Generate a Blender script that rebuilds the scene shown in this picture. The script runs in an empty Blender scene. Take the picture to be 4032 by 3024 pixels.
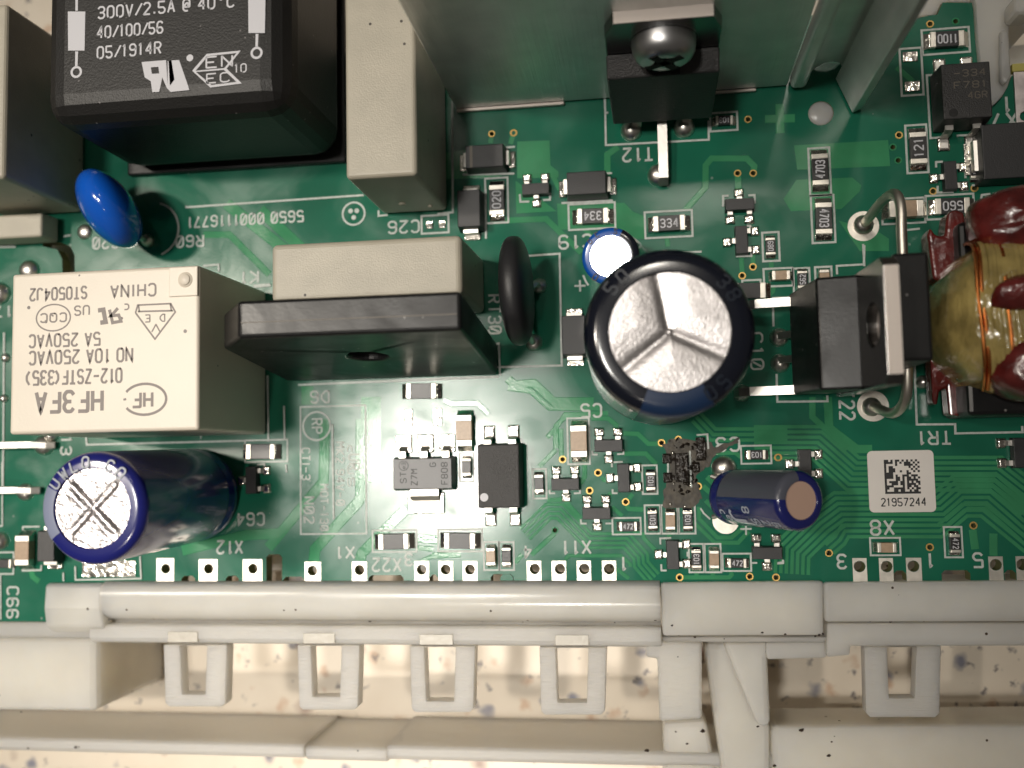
import bpy, math, random
from mathutils import Vector, Matrix, Quaternion
from mathutils.geometry import tessellate_polygon
random.seed(7)
R = math.radians
SC = bpy.context.scene
C = SC.collection
SC.unit_settings.system = 'METRIC'
SC.unit_settings.scale_length = 0.01          # one unit = one centimetre; sizes below are written in millimetres
U = 0.1

# ------------------------------------------------------------------ camera
FOC, CAMZ = 3814.17, 98.738                   # focal length (pixels of a 4032 wide frame), height over the board in mm
ROT = Matrix.Rotation(-0.0195568, 3, 'Z') @ Matrix.Rotation(0.1425093, 3, 'Y') @ Matrix.Rotation(0.0713720, 3, 'X')
cd = bpy.data.cameras.new('camera'); cam = bpy.data.objects.new('camera', cd); C.objects.link(cam)
cam.matrix_world = Matrix.Translation((0, 0, CAMZ * U)) @ ROT.to_4x4()
cd.sensor_width = 36; cd.lens = 36 * FOC / 4032
cd.clip_start = 0.05; cd.clip_end = 500
cd.dof.use_dof = True; cd.dof.focus_distance = 9.25; cd.dof.aperture_fstop = 0.21
SC.camera = cam

# ------------------------------------------------------------------ light: warm room, two ceiling spots
W = bpy.data.worlds.new('World'); SC.world = W; W.use_nodes = True
bg = W.node_tree.nodes['Background']; bg.inputs[0].default_value = (1.0, 0.90, 0.78, 1); bg.inputs[1].default_value = 0.06
def spot(name, loc, aim, power, size, blend, radius, col):
    l = bpy.data.lights.new(name, 'SPOT'); l.energy = power; l.spot_size = R(size); l.spot_blend = blend
    l.shadow_soft_size = radius; l.color = col
    o = bpy.data.objects.new(name, l); C.objects.link(o); o.location = [a * U for a in loc]
    o.rotation_euler = (Vector(loc) - Vector(aim)).to_track_quat('Z', 'Y').to_euler()
    return o
spot('ceiling_spot', (-268, -8, 1000), (-54, 0, 0), 520000, 9.0, 1.0, 9.5, (1, 0.95, 0.87))
spot('ceiling_spot', (-545, 125, 1000), (-62, 12, 0), 270000, 9.8, 1.0, 4.0, (1, 0.91, 0.79))
spot('ceiling_spot', (62, 395, 1000), (6, 50, 0), 85000, 7.2, 1.0, 5.0, (1, 0.93, 0.82))
spot('ceiling_spot', (-100, -430, 900), (-34, -46, -20), 330000, 7.0, 1.0, 3.5, (1, 0.92, 0.81))
v = SC.view_settings; v.view_transform = 'Standard'; v.look = 'None'; v.exposure = 0.0; v.gamma = 1.0; v.use_curve_mapping = False
SC.cycles.use_denoising = True; SC.cycles.max_bounces = 8
SC.cycles.sample_clamp_indirect = 6

# ------------------------------------------------------------------ measured view frames of the photograph -> board millimetres
CR = {'A1': (0, 0, 1.659), 'A2': (1000, 0, 1.659), 'A3': (2000, 0, 1.659), 'A4': (3000, 0, 1.659), 'A5': (0, 900, 1.659), 'A6': (1000, 900, 1.659),
      'A7': (2000, 900, 1.659), 'A8': (3000, 900, 1.659), 'B1': (0, 1650, 1.952), 'B2': (1000, 1650, 1.952), 'B3': (2000, 1550, 1.952), 'B4': (3000, 1650, 1.952),
      'B5': (0, 2250, 2.011), 'B6': (1000, 2250, 2.011), 'B7': (2000, 2250, 2.011), 'B8': (2932, 2250, 2.011), 'D1': (3400, 700, 1.508), 'D2': (2900, 0, 2.212),
      'D3': (3650, 0, 2.074), 'D6': (2750, 1750, 3.687), 'O': (0, 0, 0.5486)}
def P(c, x, y, z=0.0):
    o = CR[c]
    d = ROT @ Vector(((o[0] + x / o[2] - 2016) / FOC, -(o[1] + y / o[2] - 1512) / FOC, -1.0))
    t = (z - CAMZ) / d.z
    return Vector((d.x * t, d.y * t, z))

# ------------------------------------------------------------------ materials
MATS = {}
def mat(name, col, rough=0.5, metal=0.0, spec=0.5, var=0.0, vscale=3.0, bump=0.0, bscale=40.0, coat=0.0, trans=0.0, sss=0.0, col2=None, aniso=None, bdist=0.01):
    m = bpy.data.materials.new(name); m.use_nodes = True; nt = m.node_tree; N = nt.nodes; L = nt.links
    b = N['Principled BSDF']; MATS[name] = m
    b.inputs['Base Color'].default_value = (*col, 1); b.inputs['Roughness'].default_value = rough
    b.inputs['Metallic'].default_value = metal; b.inputs['Specular IOR Level'].default_value = spec
    b.inputs['Coat Weight'].default_value = coat; b.inputs['Coat Roughness'].default_value = 0.12
    if sss:
        b.inputs['Subsurface Weight'].default_value = sss; b.inputs['Subsurface Radius'].default_value = (1, 0.9, 0.75); b.inputs['Subsurface Scale'].default_value = 0.8
    if trans: b.inputs['Transmission Weight'].default_value = trans; b.inputs['IOR'].default_value = 1.35
    tc = N.new('ShaderNodeTexCoord')
    if var or col2:
        n = N.new('ShaderNodeTexNoise'); n.inputs['Scale'].default_value = vscale; n.inputs['Detail'].default_value = 5
        L.new(tc.outputs['Object'], n.inputs['Vector'])
        mx = N.new('ShaderNodeMix'); mx.data_type = 'RGBA'
        c2 = col2 or tuple(c * (1 - var) for c in col)
        mx.inputs[6].default_value = (*[min(1, c * (1 + (0 if col2 else var))) for c in col], 1); mx.inputs[7].default_value = (*c2, 1)
        r = N.new('ShaderNodeMapRange'); r.inputs['From Min'].default_value = 0.35; r.inputs['From Max'].default_value = 0.65
        L.new(n.outputs['Fac'], r.inputs[0]); L.new(r.outputs[0], mx.inputs[0]); L.new(mx.outputs[2], b.inputs['Base Color'])
    if bump:
        n2 = N.new('ShaderNodeTexNoise'); n2.inputs['Scale'].default_value = bscale; n2.inputs['Detail'].default_value = 3
        if aniso:
            mp = N.new('ShaderNodeMapping'); mp.inputs['Scale'].default_value = aniso
            L.new(tc.outputs['Object'], mp.inputs[0]); L.new(mp.outputs[0], n2.inputs['Vector'])
        else: L.new(tc.outputs['Object'], n2.inputs['Vector'])
        bp = N.new('ShaderNodeBump'); bp.inputs['Strength'].default_value = bump; bp.inputs['Distance'].default_value = bdist
        L.new(n2.outputs['Fac'], bp.inputs['Height']); L.new(bp.outputs[0], b.inputs['Normal'])
    return m
mat('mask', (0.011, 0.132, 0.078), 0.15, spec=0.5, var=0.12, vscale=1.2, bump=0.06, bscale=60, bdist=0.004)
mat('mask_copper', (0.045, 0.25, 0.115), 0.12, spec=0.62, var=0.10, vscale=3, bump=0.10, bscale=45, bdist=0.006)
mat('fr4_edge', (0.22, 0.23, 0.10), 0.6)
mat('silk', (0.52, 0.56, 0.53), 0.55, var=0.12, vscale=25)
mat('tin', (0.78, 0.75, 0.69), 0.17, 1.0, bump=0.45, bscale=13, bdist=0.03)
mat('tin_dome', (0.74, 0.71, 0.66), 0.33, 1.0, bump=0.2, bscale=8, bdist=0.02)
mat('tin_flat', (0.74, 0.70, 0.63), 0.38, 1.0, var=0.12, vscale=8, bump=0.1, bscale=60)
mat('lead', (0.78, 0.75, 0.70), 0.4, 1.0, bump=0.15, bscale=30)
mat('wire', (0.70, 0.65, 0.57), 0.4, 1.0, bump=0.1, bscale=40)
mat('gold', (0.58, 0.38, 0.13), 0.45, 1.0)
mat('epoxy', (0.020, 0.020, 0.022), 0.42, bump=0.25, bscale=90)
mat('epoxy_glare', (0.075, 0.075, 0.08), 0.34, bump=0.15, bscale=60)  # black epoxy lightened in its base colour to carry the lamp glare
mat('epoxy_rough', (0.028, 0.027, 0.027), 0.45, bump=0.6, bscale=70, bdist=0.012)
mat('black_satin', (0.010, 0.010, 0.0105), 0.36, spec=0.34, bump=0.08, bscale=30)
mat('black_grain', (0.013, 0.0125, 0.012), 0.46, spec=0.38, bump=0.4, bscale=55, bdist=0.008)
mat('overcoat', (0.018, 0.017, 0.018), 0.32, bump=0.15, bscale=80)
mat('ceramic_tan', (0.42, 0.30, 0.20), 0.35, var=0.08, vscale=30)
mat('ceramic_white', (0.62, 0.60, 0.55), 0.5)
mat('beige', (0.45, 0.415, 0.335), 0.42, var=0.05, vscale=4, bump=0.35, bscale=60, bdist=0.008)
mat('cream', (0.75, 0.68, 0.575), 0.38, var=0.02, vscale=2, bump=0.1, bscale=50)
mat('blue_coat', (0.006, 0.10, 0.55), 0.13, coat=0.6, bump=0.05, bscale=9)
mat('sleeve_navy', (0.014, 0.018, 0.17), 0.22, coat=0.4, bump=0.05, bscale=6)
mat('sleeve_dark', (0.006, 0.008, 0.016), 0.18, coat=0.5, bump=0.05, bscale=5)
mat('sleeve_mid', (0.012, 0.016, 0.12), 0.2, coat=0.4)
mat('sleeve_blue', (0.006, 0.09, 0.42), 0.22, coat=0.4)
mat('stripe_grey', (0.25, 0.28, 0.40), 0.3)
mat('stripe_blue', (0.012, 0.032, 0.085), 0.3)
mat('stripe_dark', (0.085, 0.09, 0.115), 0.3)
mat('can_top', (0.68, 0.65, 0.65), 0.38, 1.0, var=0.12, vscale=16, bump=0.6, bscale=42, bdist=0.006)
mat('can_foil', (0.60, 0.57, 0.58), 0.30, 1.0, var=0.15, vscale=12, bump=0.9, bscale=20, bdist=0.012)
mat('can_bright', (0.86, 0.84, 0.82), 0.18, 1.0, bump=0.2, bscale=12)
mat('can_warm_sheen', (0.62, 0.42, 0.33), 0.5, 0.25)  # warm ceiling reflection put into the colour of the can top
mat('alu', (0.82, 0.82, 0.80), 0.36, 0.62, var=0.06, vscale=3, bump=0.6, bscale=10, aniso=(5, 5, 0.12), bdist=0.006)
mat('tab_metal', (0.74, 0.66, 0.60), 0.5, 0.45, bump=0.15, bscale=30)  # pale, half-metallic: on edge strips its colour stands for reflected ceiling light
mat('tab_dark', (0.20, 0.20, 0.20), 0.22, 1.0, bump=0.08, bscale=15)  # tab metal with the dark it mirrors put into its colour
mat('screw', (0.60, 0.60, 0.61), 0.36, 1.0)
mat('cavity_shade', (0.004, 0.004, 0.004), 0.8)  # near-black colour paints the shade inside holes, notches and slots
mat('red_pad', (0.20, 0.05, 0.03), 0.4)
mat('red_varnish', (0.12, 0.014, 0.012), 0.26, coat=0.5, var=0.4, vscale=5, bump=0.5, bscale=9, bdist=0.04)
mat('tape', (0.38, 0.29, 0.10), 0.16, coat=0.7, var=0.3, vscale=4, bump=0.7, bscale=5, bdist=0.06, aniso=(2.6, 0.9, 0.25))
mat('copper', (0.80, 0.28, 0.08), 0.25, 1.0)
mat('sticker', (0.74, 0.70, 0.66), 0.55, var=0.03, vscale=2)
mat('ink_black', (0.012, 0.012, 0.014), 0.5)
mat('ink_grey', (0.23, 0.20, 0.185), 0.5)
mat('ink_white', (0.62, 0.62, 0.66), 0.5)
mat('ink_pale', (0.42, 0.45, 0.52), 0.45)
mat('ink_dim', (0.13, 0.11, 0.085), 0.5)
mat('ink_navy', (0.004, 0.010, 0.022), 0.3)
mat('plastic', (0.86, 0.81, 0.715), 0.30, spec=0.5, trans=0.2, sss=0.8, var=0.05, vscale=1.5, bump=0.08, bscale=4, bdist=0.02)
mat('plastic_scratched', (0.86, 0.815, 0.73), 0.30, spec=0.55, trans=0.26, sss=0.8, bump=0.7, bscale=16, aniso=(0.6, 5, 5), bdist=0.012)
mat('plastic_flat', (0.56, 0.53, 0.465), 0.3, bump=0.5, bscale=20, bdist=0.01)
mat('char', (0.016, 0.012, 0.009), 0.28, var=0.5, vscale=14, bump=0.9, bscale=14, bdist=0.06)
mat('soot', (0.045, 0.036, 0.022), 0.5, var=0.5, vscale=12, bump=0.4, bscale=20)
mat('crumb', (0.035, 0.02, 0.012), 0.8)
mat('yellow_edge', (0.45, 0.40, 0.10), 0.5)
mat('pin_plate', (0.62, 0.56, 0.55), 0.42, 0.6, var=0.2, vscale=9)

def residue(name, lo, hi, sc):
    nt = MATS[name].node_tree; N = nt.nodes; n = N.new('ShaderNodeTexNoise'); n.inputs['Scale'].default_value = sc; n.inputs['Detail'].default_value = 6; n.inputs['Distortion'].default_value = 1.2
    tc = N.new('ShaderNodeTexCoord'); r = N.new('ShaderNodeMapRange'); r.inputs['From Min'].default_value = 0.42; r.inputs['From Max'].default_value = 0.68; r.inputs['To Min'].default_value = lo; r.inputs['To Max'].default_value = hi
    nt.links.new(tc.outputs['Object'], n.inputs['Vector']); nt.links.new(n.outputs['Fac'], r.inputs[0]); nt.links.new(r.outputs[0], N['Principled BSDF'].inputs['Roughness'])
residue('mask', 0.14, 0.27, 1.1); residue('mask_copper', 0.09, 0.20, 1.1); residue('plastic', 0.15, 0.27, 1.0); residue('black_satin', 0.30, 0.46, 1.4)
def specks(name, sc, dens, col):
    nt = MATS[name].node_tree; N = nt.nodes; L = nt.links; b = N['Principled BSDF']; tc = N.new('ShaderNodeTexCoord')
    vo = N.new('ShaderNodeTexVoronoi'); vo.inputs['Scale'].default_value = sc; L.new(tc.outputs['Object'], vo.inputs['Vector'])
    lt = N.new('ShaderNodeMath'); lt.operation = 'LESS_THAN'; lt.inputs[1].default_value = 0.13; L.new(vo.outputs['Distance'], lt.inputs[0])
    sp = N.new('ShaderNodeSeparateColor'); L.new(vo.outputs['Color'], sp.inputs[0])
    gt = N.new('ShaderNodeMath'); gt.operation = 'LESS_THAN'; gt.inputs[1].default_value = dens; L.new(sp.outputs[1], gt.inputs[0])
    mu = N.new('ShaderNodeMath'); mu.operation = 'MULTIPLY'; L.new(lt.outputs[0], mu.inputs[0]); L.new(gt.outputs[0], mu.inputs[1])
    mx = N.new('ShaderNodeMix'); mx.data_type = 'RGBA'; mx.inputs[7].default_value = (*col, 1)
    old = b.inputs['Base Color'].links
    if old: L.new(old[0].from_socket, mx.inputs[6])
    else: mx.inputs[6].default_value = b.inputs['Base Color'].default_value
    L.new(mu.outputs[0], mx.inputs[0]); L.new(mx.outputs[2], b.inputs['Base Color'])
specks('beige', 9, 0.10, (0.06, 0.05, 0.04)); specks('cream', 7, 0.06, (0.10, 0.08, 0.07)); specks('plastic', 9, 0.07, (0.10, 0.07, 0.05)); specks('black_satin', 11, 0.10, (0.22, 0.21, 0.20)); specks('black_grain', 14, 0.10, (0.14, 0.13, 0.13)); specks('mask', 9, 0.04, (0.18, 0.26, 0.22)); specks('sleeve_navy', 9, 0.06, (0.2, 0.2, 0.26))
def brushed(name, lo, hi):
    nt = MATS[name].node_tree; N = nt.nodes; L = nt.links; b = N['Principled BSDF']; tc = N.new('ShaderNodeTexCoord'); mp = N.new('ShaderNodeMapping'); mp.inputs['Scale'].default_value = (30, 30, 0.9)
    n = N.new('ShaderNodeTexNoise'); n.inputs['Scale'].default_value = 1.0; n.inputs['Detail'].default_value = 6; r = N.new('ShaderNodeMapRange'); r.inputs['From Min'].default_value = 0.3; r.inputs['From Max'].default_value = 0.7
    r.inputs['To Min'].default_value = lo; r.inputs['To Max'].default_value = hi
    L.new(tc.outputs['Object'], mp.inputs[0]); L.new(mp.outputs[0], n.inputs['Vector']); L.new(n.outputs['Fac'], r.inputs[0]); L.new(r.outputs[0], b.inputs['Roughness'])
brushed('alu', 0.30, 0.48)
def counter_mat():
    m = bpy.data.materials.new('countertop'); MATS['counter'] = m; m.use_nodes = True; N = m.node_tree.nodes; L = m.node_tree.links; b = N['Principled BSDF']
    tc = N.new('ShaderNodeTexCoord'); col = None
    base = N.new('ShaderNodeTexNoise'); base.inputs['Scale'].default_value = 1.6; base.inputs['Detail'].default_value = 6
    L.new(tc.outputs['Object'], base.inputs['Vector'])
    mx = N.new('ShaderNodeMix'); mx.data_type = 'RGBA'; mx.inputs[6].default_value = (0.80, 0.73, 0.62, 1); mx.inputs[7].default_value = (0.66, 0.57, 0.46, 1)
    L.new(base.outputs['Fac'], mx.inputs[0]); prev = mx.outputs[2]
    for sc, c, lo, hi, thr in ((2.6, (0.22, 0.22, 0.27), 0.10, 0.17, 0.48), (3.4, (0.58, 0.42, 0.30), 0.10, 0.2, 0.5), (6.5, (0.20, 0.18, 0.18), 0.10, 0.2, 0.62), (1.5, (0.30, 0.20, 0.16), 0.08, 0.13, 0.62)):
        vo = N.new('ShaderNodeTexVoronoi'); vo.inputs['Scale'].default_value = sc
        wn = N.new('ShaderNodeTexNoise'); wn.inputs['Scale'].default_value = sc * 2.2
        ad = N.new('ShaderNodeMixRGB'); ad.blend_type = 'ADD'; ad.inputs[0].default_value = 0.18
        L.new(tc.outputs['Object'], wn.inputs['Vector']); L.new(tc.outputs['Object'], ad.inputs[1]); L.new(wn.outputs['Color'], ad.inputs[2]); L.new(ad.outputs[0], vo.inputs['Vector'])
        r = N.new('ShaderNodeMapRange'); r.inputs['From Min'].default_value = hi * 1.6; r.inputs['From Max'].default_value = lo
        L.new(vo.outputs['Distance'], r.inputs[0])
        sp = N.new('ShaderNodeSeparateColor'); L.new(vo.outputs['Color'], sp.inputs[0])
        g = N.new('ShaderNodeMath'); g.operation = 'GREATER_THAN'; g.inputs[1].default_value = thr; L.new(sp.outputs[0], g.inputs[0])
        mu = N.new('ShaderNodeMath'); mu.operation = 'MULTIPLY'; L.new(r.outputs[0], mu.inputs[0]); L.new(g.outputs[0], mu.inputs[1])
        m2 = N.new('ShaderNodeMix'); m2.data_type = 'RGBA'; m2.inputs[7].default_value = (*c, 1)
        L.new(mu.outputs[0], m2.inputs[0]); L.new(prev, m2.inputs[6]); prev = m2.outputs[2]
    L.new(prev, b.inputs['Base Color']); b.inputs['Roughness'].default_value = 0.35
counter_mat()

# ------------------------------------------------------------------ mesh helpers (millimetres in, centimetres out)
class MB:
    def __init__(s): s.v = []; s.f = []
    def add(s, v, f):
        n = len(s.v); s.v += [tuple(p) for p in v]; s.f += [tuple(i + n for i in q) for q in f]; return s
    def box(s, c, d):
        x, y, z = c; a, b, e = d[0] / 2, d[1] / 2, d[2] / 2
        return s.hexa([(x - a, y - b, z - e), (x + a, y - b, z - e), (x + a, y + b, z - e), (x - a, y + b, z - e)], [(x - a, y - b, z + e), (x + a, y - b, z + e), (x + a, y + b, z + e), (x - a, y + b, z + e)])
    def hexa(s, b, t):
        return s.add(list(b) + list(t), [(3, 2, 1, 0), (4, 5, 6, 7), (0, 1, 5, 4), (1, 2, 6, 5), (2, 3, 7, 6), (3, 0, 4, 7)])
    def prism(s, pts, z0, z1, holes=()):
        loops = [list(pts)] + [list(h) for h in holes]
        flat = [p for l in loops for p in l]; n = len(flat)
        tris = tessellate_polygon([[Vector((p[0], p[1], 0)) for p in l] for l in loops])
        vs = [(p[0], p[1], z0) for p in flat] + [(p[0], p[1], z1) for p in flat]; fs = []
        for a, b, c in tris:
            A, B, D = flat[a], flat[b], flat[c]
            if (B[0] - A[0]) * (D[1] - A[1]) - (B[1] - A[1]) * (D[0] - A[0]) < 0: b, c = c, b
            fs += [(a + n, b + n, c + n), (c, b, a)]
        k = 0
        for li, l in enumerate(loops):
            m = len(l); ar = sum(l[i][0] * l[(i + 1) % m][1] - l[(i + 1) % m][0] * l[i][1] for i in range(m))
            for i in range(m):
                a, b = k + i, k + (i + 1) % m
                fs.append((a, b, b + n, a + n) if (ar > 0) == (li == 0) else (b, a, a + n, b + n))
            k += m
        return s.add(vs, fs)
    def lathe(s, prof, n=32, M=None, a0=0.0, a1=2 * math.pi, ex=1.0):
        full = a1 - a0 > 6.28; m = n if full else n + 1; vs = []; fs = []
        for r, z in prof:
            for i in range(m):
                a = a0 + (a1 - a0) * i / n; vs.append(Vector((r * math.cos(a), r * ex * math.sin(a), z)))
        for j in range(len(prof) - 1):
            for i in range(n):
                k = (i + 1) % m; fs.append((j * m + i, j * m + k, (j + 1) * m + k, (j + 1) * m + i))
        if M is not None: vs = [M @ p for p in vs]
        return s.add(vs, fs)
    def tube(s, pts, r, n=10, rs=None):
        pts = [Vector(p) for p in pts]; vs = []; fs = []; up = None
        for i, p in enumerate(pts):
            t = (pts[min(i + 1, len(pts) - 1)] - pts[max(i - 1, 0)]).normalized()
            if up is None: up = t.orthogonal().normalized()
            up = (up - t * up.dot(t)).normalized(); bi = t.cross(up); rr = rs[i] if rs else r
            vs += [p + (up * math.cos(2 * math.pi * k / n) + bi * math.sin(2 * math.pi * k / n)) * rr for k in range(n)]
        for i in range(len(pts) - 1):
            for k in range(n): fs.append((i * n + k, i * n + (k + 1) % n, (i + 1) * n + (k + 1) % n, (i + 1) * n + k))
        fs += [tuple(reversed(range(n))), tuple((len(pts) - 1) * n + k for k in range(n))]
        return s.add(vs, fs)
    def strip(s, path, w, th, axis=(0, 1, 0)):        # flat metal strip following a path, width along axis
        path = [Vector(p) for p in path]; ax = Vector(axis); vs = []; fs = []
        for i, p in enumerate(path):
            t = (path[min(i + 1, len(path) - 1)] - path[max(i - 1, 0)]).normalized(); nn = t.cross(ax).normalized() * th / 2
            vs += [p - ax * w / 2 - nn, p + ax * w / 2 - nn, p + ax * w / 2 + nn, p - ax * w / 2 + nn]
        for i in range(len(path) - 1):
            for k in range(4): fs.append((i * 4 + k, i * 4 + (k + 1) % 4, i * 4 + 4 + (k + 1) % 4, i * 4 + 4 + k))
        m = (len(path) - 1) * 4; fs += [(3, 2, 1, 0), (m, m + 1, m + 2, m + 3)]
        return s.add(vs, fs)
    def ribbon(s, pts, w, z0, z1, slope=0.0):
        pts = [Vector((p[0], p[1])) for p in pts]; L = []; Rr = []
        for i, p in enumerate(pts):
            d0 = (p - pts[i - 1]).normalized() if i else None; d1 = (pts[i + 1] - p).normalized() if i < len(pts) - 1 else None
            d0 = d0 or d1; d1 = d1 or d0; n0 = Vector((-d0.y, d0.x)); n1 = Vector((-d1.y, d1.x)); m = (n0 + n1).normalized(); k = w / 2 / max(0.4, m.dot(n0))
            L.append((p + m * k, m * slope)); Rr.append((p - m * k, m * slope))
        n = len(pts); vs = []; fs = []
        for z, e in ((z0, 1), (z1, 0)):
            vs += [(p.x + q.x * e, p.y + q.y * e, z) for p, q in L] + [(p.x - q.x * e, p.y - q.y * e, z) for p, q in Rr]
        for i in range(n - 1):
            fs += [(2 * n + i, 3 * n + i, 3 * n + i + 1, 2 * n + i + 1), (i, i + 1, 2 * n + i + 1, 2 * n + i), (n + i + 1, n + i, 3 * n + i, 3 * n + i + 1)]
        fs += [(0, 2 * n, 3 * n, n), (n - 1, 2 * n - 1, 4 * n - 1, 3 * n - 1)]
        return s.add(vs, fs)
    def mesh(s, name, smooth=False):
        me = bpy.data.meshes.new(name); me.from_pydata([(a * U, b * U, c * U) for a, b, c in s.v], [], s.f)
        if smooth:
            for p in me.polygons: p.use_smooth = True
            me.update(); me.set_sharp_from_angle(angle=R(42))
        me.update(); return me
def obj(name, me, m, parent=None, loc=(0, 0, 0), rz=0.0, bevel=0.0, seg=2, auto=False):
    if isinstance(me, MB): me = me.mesh(name, auto)
    if m and not me.materials: me.materials.append(MATS[m])
    o = bpy.data.objects.new(name, me); C.objects.link(o); o.location = [a * U for a in loc]; o.rotation_euler.z = rz
    if parent is not None: o.parent = parent
    if bevel:
        b = o.modifiers.new('bevel', 'BEVEL'); b.width = bevel * U; b.segments = seg; b.limit_method = 'ANGLE'; b.angle_limit = R(30); b.harden_normals = False
    return o
def tag(o, label, cat, group=None, kind=None):
    if label: o['label'] = label
    if cat: o['category'] = cat
    if group: o['group'] = group
    if kind: o['kind'] = kind
    return o
def thing(name, label, cat, loc=(0, 0, 0), rz=0.0, group=None):
    o = bpy.data.objects.new(name, None); o.empty_display_size = 0.1; C.objects.link(o); o.location = [a * U for a in loc]; o.rotation_euler.z = rz
    return tag(o, label, cat, group)
def circ(x, y, r, n=14): return [(x + r * math.cos(2 * math.pi * i / n), y + r * math.sin(2 * math.pi * i / n)) for i in range(n)]
GL = {'0': '10 30 41 45 36 16 05 01 10', '1': '15 26 20', '2': '05 16 36 45 44 00 40', '3': '05 16 36 45 44 33 13;33 42 41 30 10 01', '4': '30 36 02 42', '5': '46 06 03 33 42 41 30 10 01',
      '6': '45 36 16 05 01 10 30 41 42 33 13 02', '7': '06 46 10', '8': '13 04 05 16 36 45 44 33 13 02 01 10 30 41 42 33', '9': '01 10 30 41 45 36 16 05 04 13 33 44', 'A': '00 26 40;12 32',
      'B': '00 06 36 45 44 33 03;33 42 41 30 00', 'C': '45 36 16 05 01 10 30 41', 'D': '00 06 26 44 42 20 00', 'E': '46 06 00 40;03 33', 'F': '46 06 00;03 33', 'G': '45 36 16 05 01 10 30 41 43 23',
      'H': '00 06;40 46;03 43', 'I': '20 26', 'J': '46 41 30 10 01', 'K': '00 06;46 03 40', 'L': '06 00 40', 'M': '00 06 23 46 40', 'N': '00 06 40 46', 'O': '10 30 41 45 36 16 05 01 10',
      'P': '00 06 36 45 44 33 03', 'Q': '10 30 41 45 36 16 05 01 10;22 40', 'R': '00 06 36 45 44 33 03;23 40', 'S': '45 36 16 05 04 13 33 42 41 30 10 01', 'T': '06 46;26 20', 'U': '06 01 10 30 41 46',
      'V': '06 20 46', 'W': '06 10 24 30 46', 'X': '00 46;06 40', 'Z': '06 46 00 40', '-': '03 43', '/': '00 46', '.': '20 21', '(': '36 14 12 30', ')': '16 34 32 10',
      '@': '30 10 01 05 16 36 45 42 32 34 24 13 12 22 32', '°': '15 26 35 24 15', 'c': '34 14 03 01 10 30', 'e': '02 42 43 34 14 03 01 10 30'}
def rounded(pts):                       # soften the corners of a letter stroke
    if len(pts) < 3: return pts
    closed = (pts[0] - pts[-1]).length < 1e-6; o2 = []
    n = len(pts)
    for i in range(n):
        if not closed and i in (0, n - 1): o2.append(pts[i]); continue
        p = pts[i]; a = pts[i - 1] if i else pts[-2]; b = pts[i + 1] if i < n - 1 else pts[1]
        ra = min(0.42, (a - p).length * 0.34); rb = min(0.42, (b - p).length * 0.34)
        u = p + (a - p).normalized() * ra; w = p + (b - p).normalized() * rb
        o2 += [u, (u + w) * 0.25 + p * 0.5, w]
    if closed: o2 = o2[:-1] if False else o2
    return o2
def text(body, loc, cap, m, parent=None, rot=0.0, width=None, name='printed_text', M=None, ext=0.0, bold=0.0, sp=1.0, weight=0.155):
    adv = []; x = 0.0
    for ch in body:
        adv.append(x); x += {' ': 3.6, '1': 5.0, 'I': 3.6, '.': 3.4, '(': 4.2, ')': 4.2, '/': 5.2}.get(ch, 6.0)
    tot = x - 2.0; sy = cap / 6.0; sx = (width / max(tot, 3.0)) if width else sy * 0.92; mb = MB(); z = 0.0; w = cap * weight + bold
    for ch, x0 in zip(body, adv):
        g = GL.get(ch, '')
        if ch == '0' and name == 'silkscreen_text': g += ';11 35'
        for st in [q for q in g.split(';') if q]:
            pts = [Vector((int(k[0]), int(k[1]))) for k in st.split()]
            off = 1.2 if ch in 'I.' else 0.6 if ch in '1' else 0
            pts = [Vector(((p.x + x0 - off - tot / 2) * sx, (p.y - 3) * sy)) for p in rounded(pts)]
            if len(pts) > 1: mb.ribbon(pts, w, -0.012, z); z += 0.0006
    o = obj(name, mb, m, parent)
    if M is not None: o.matrix_local = M
    else: o.location = [a * U for a in loc]; o.rotation_euler.z = R(rot)
    return o

# ================================================================== SETTING: countertop
ct = obj('countertop', MB().box((0, 0, -19.0), (520, 420, 4)), 'counter', bevel=0)
tag(ct, 'cream speckled stone countertop blurred beneath the plastic tray', 'countertop', kind='structure')

# ================================================================== PLASTIC HOUSING
hs = thing('plastic_housing', 'milky white plastic tray with latch loops along its lower edge, holding the green board', 'housing', (0, 0, 0))
def profx(name, prof, x0, x1, m='plastic', bevel=0.15, parent=hs, sm=False):
    n = len(prof); ar = sum(prof[i][0] * prof[(i + 1) % n][1] - prof[(i + 1) % n][0] * prof[i][1] for i in range(n))
    if ar < 0: prof = prof[::-1]
    vs = [(x0, y, z) for y, z in prof] + [(x1, y, z) for y, z in prof]
    fs = [tuple(reversed(range(n))), tuple(range(n, 2 * n))] + [(i, (i + 1) % n, n + (i + 1) % n, n + i) for i in range(n)]
    return obj(name, MB().add(vs, fs), m, parent, bevel=bevel, auto=sm)
def Y6(y, z): return (P('B6', 1100, y, z).y, z)
def Y8(y, z): return (P('B8', 1400, y, z).y, z)
def poly(name, c, pts, z0, z1, m='plastic', bevel=0.2, holes=(), parent=hs):
    bevel = bevel * 1.5
    return obj(name, MB().prism([tuple(P(c, x, y, z1)[:2]) for x, y in pts], z0, z1, [[tuple(P(c, x, y, z1)[:2]) for x, y in h] for h in holes]), m, parent, bevel=bevel)
xa = P('B5', 345, 300, 0.9).x; xb = P('B7', 1206, 250, 0.9).x; xc = P('B5', 800, 300, 0.9).x
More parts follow.
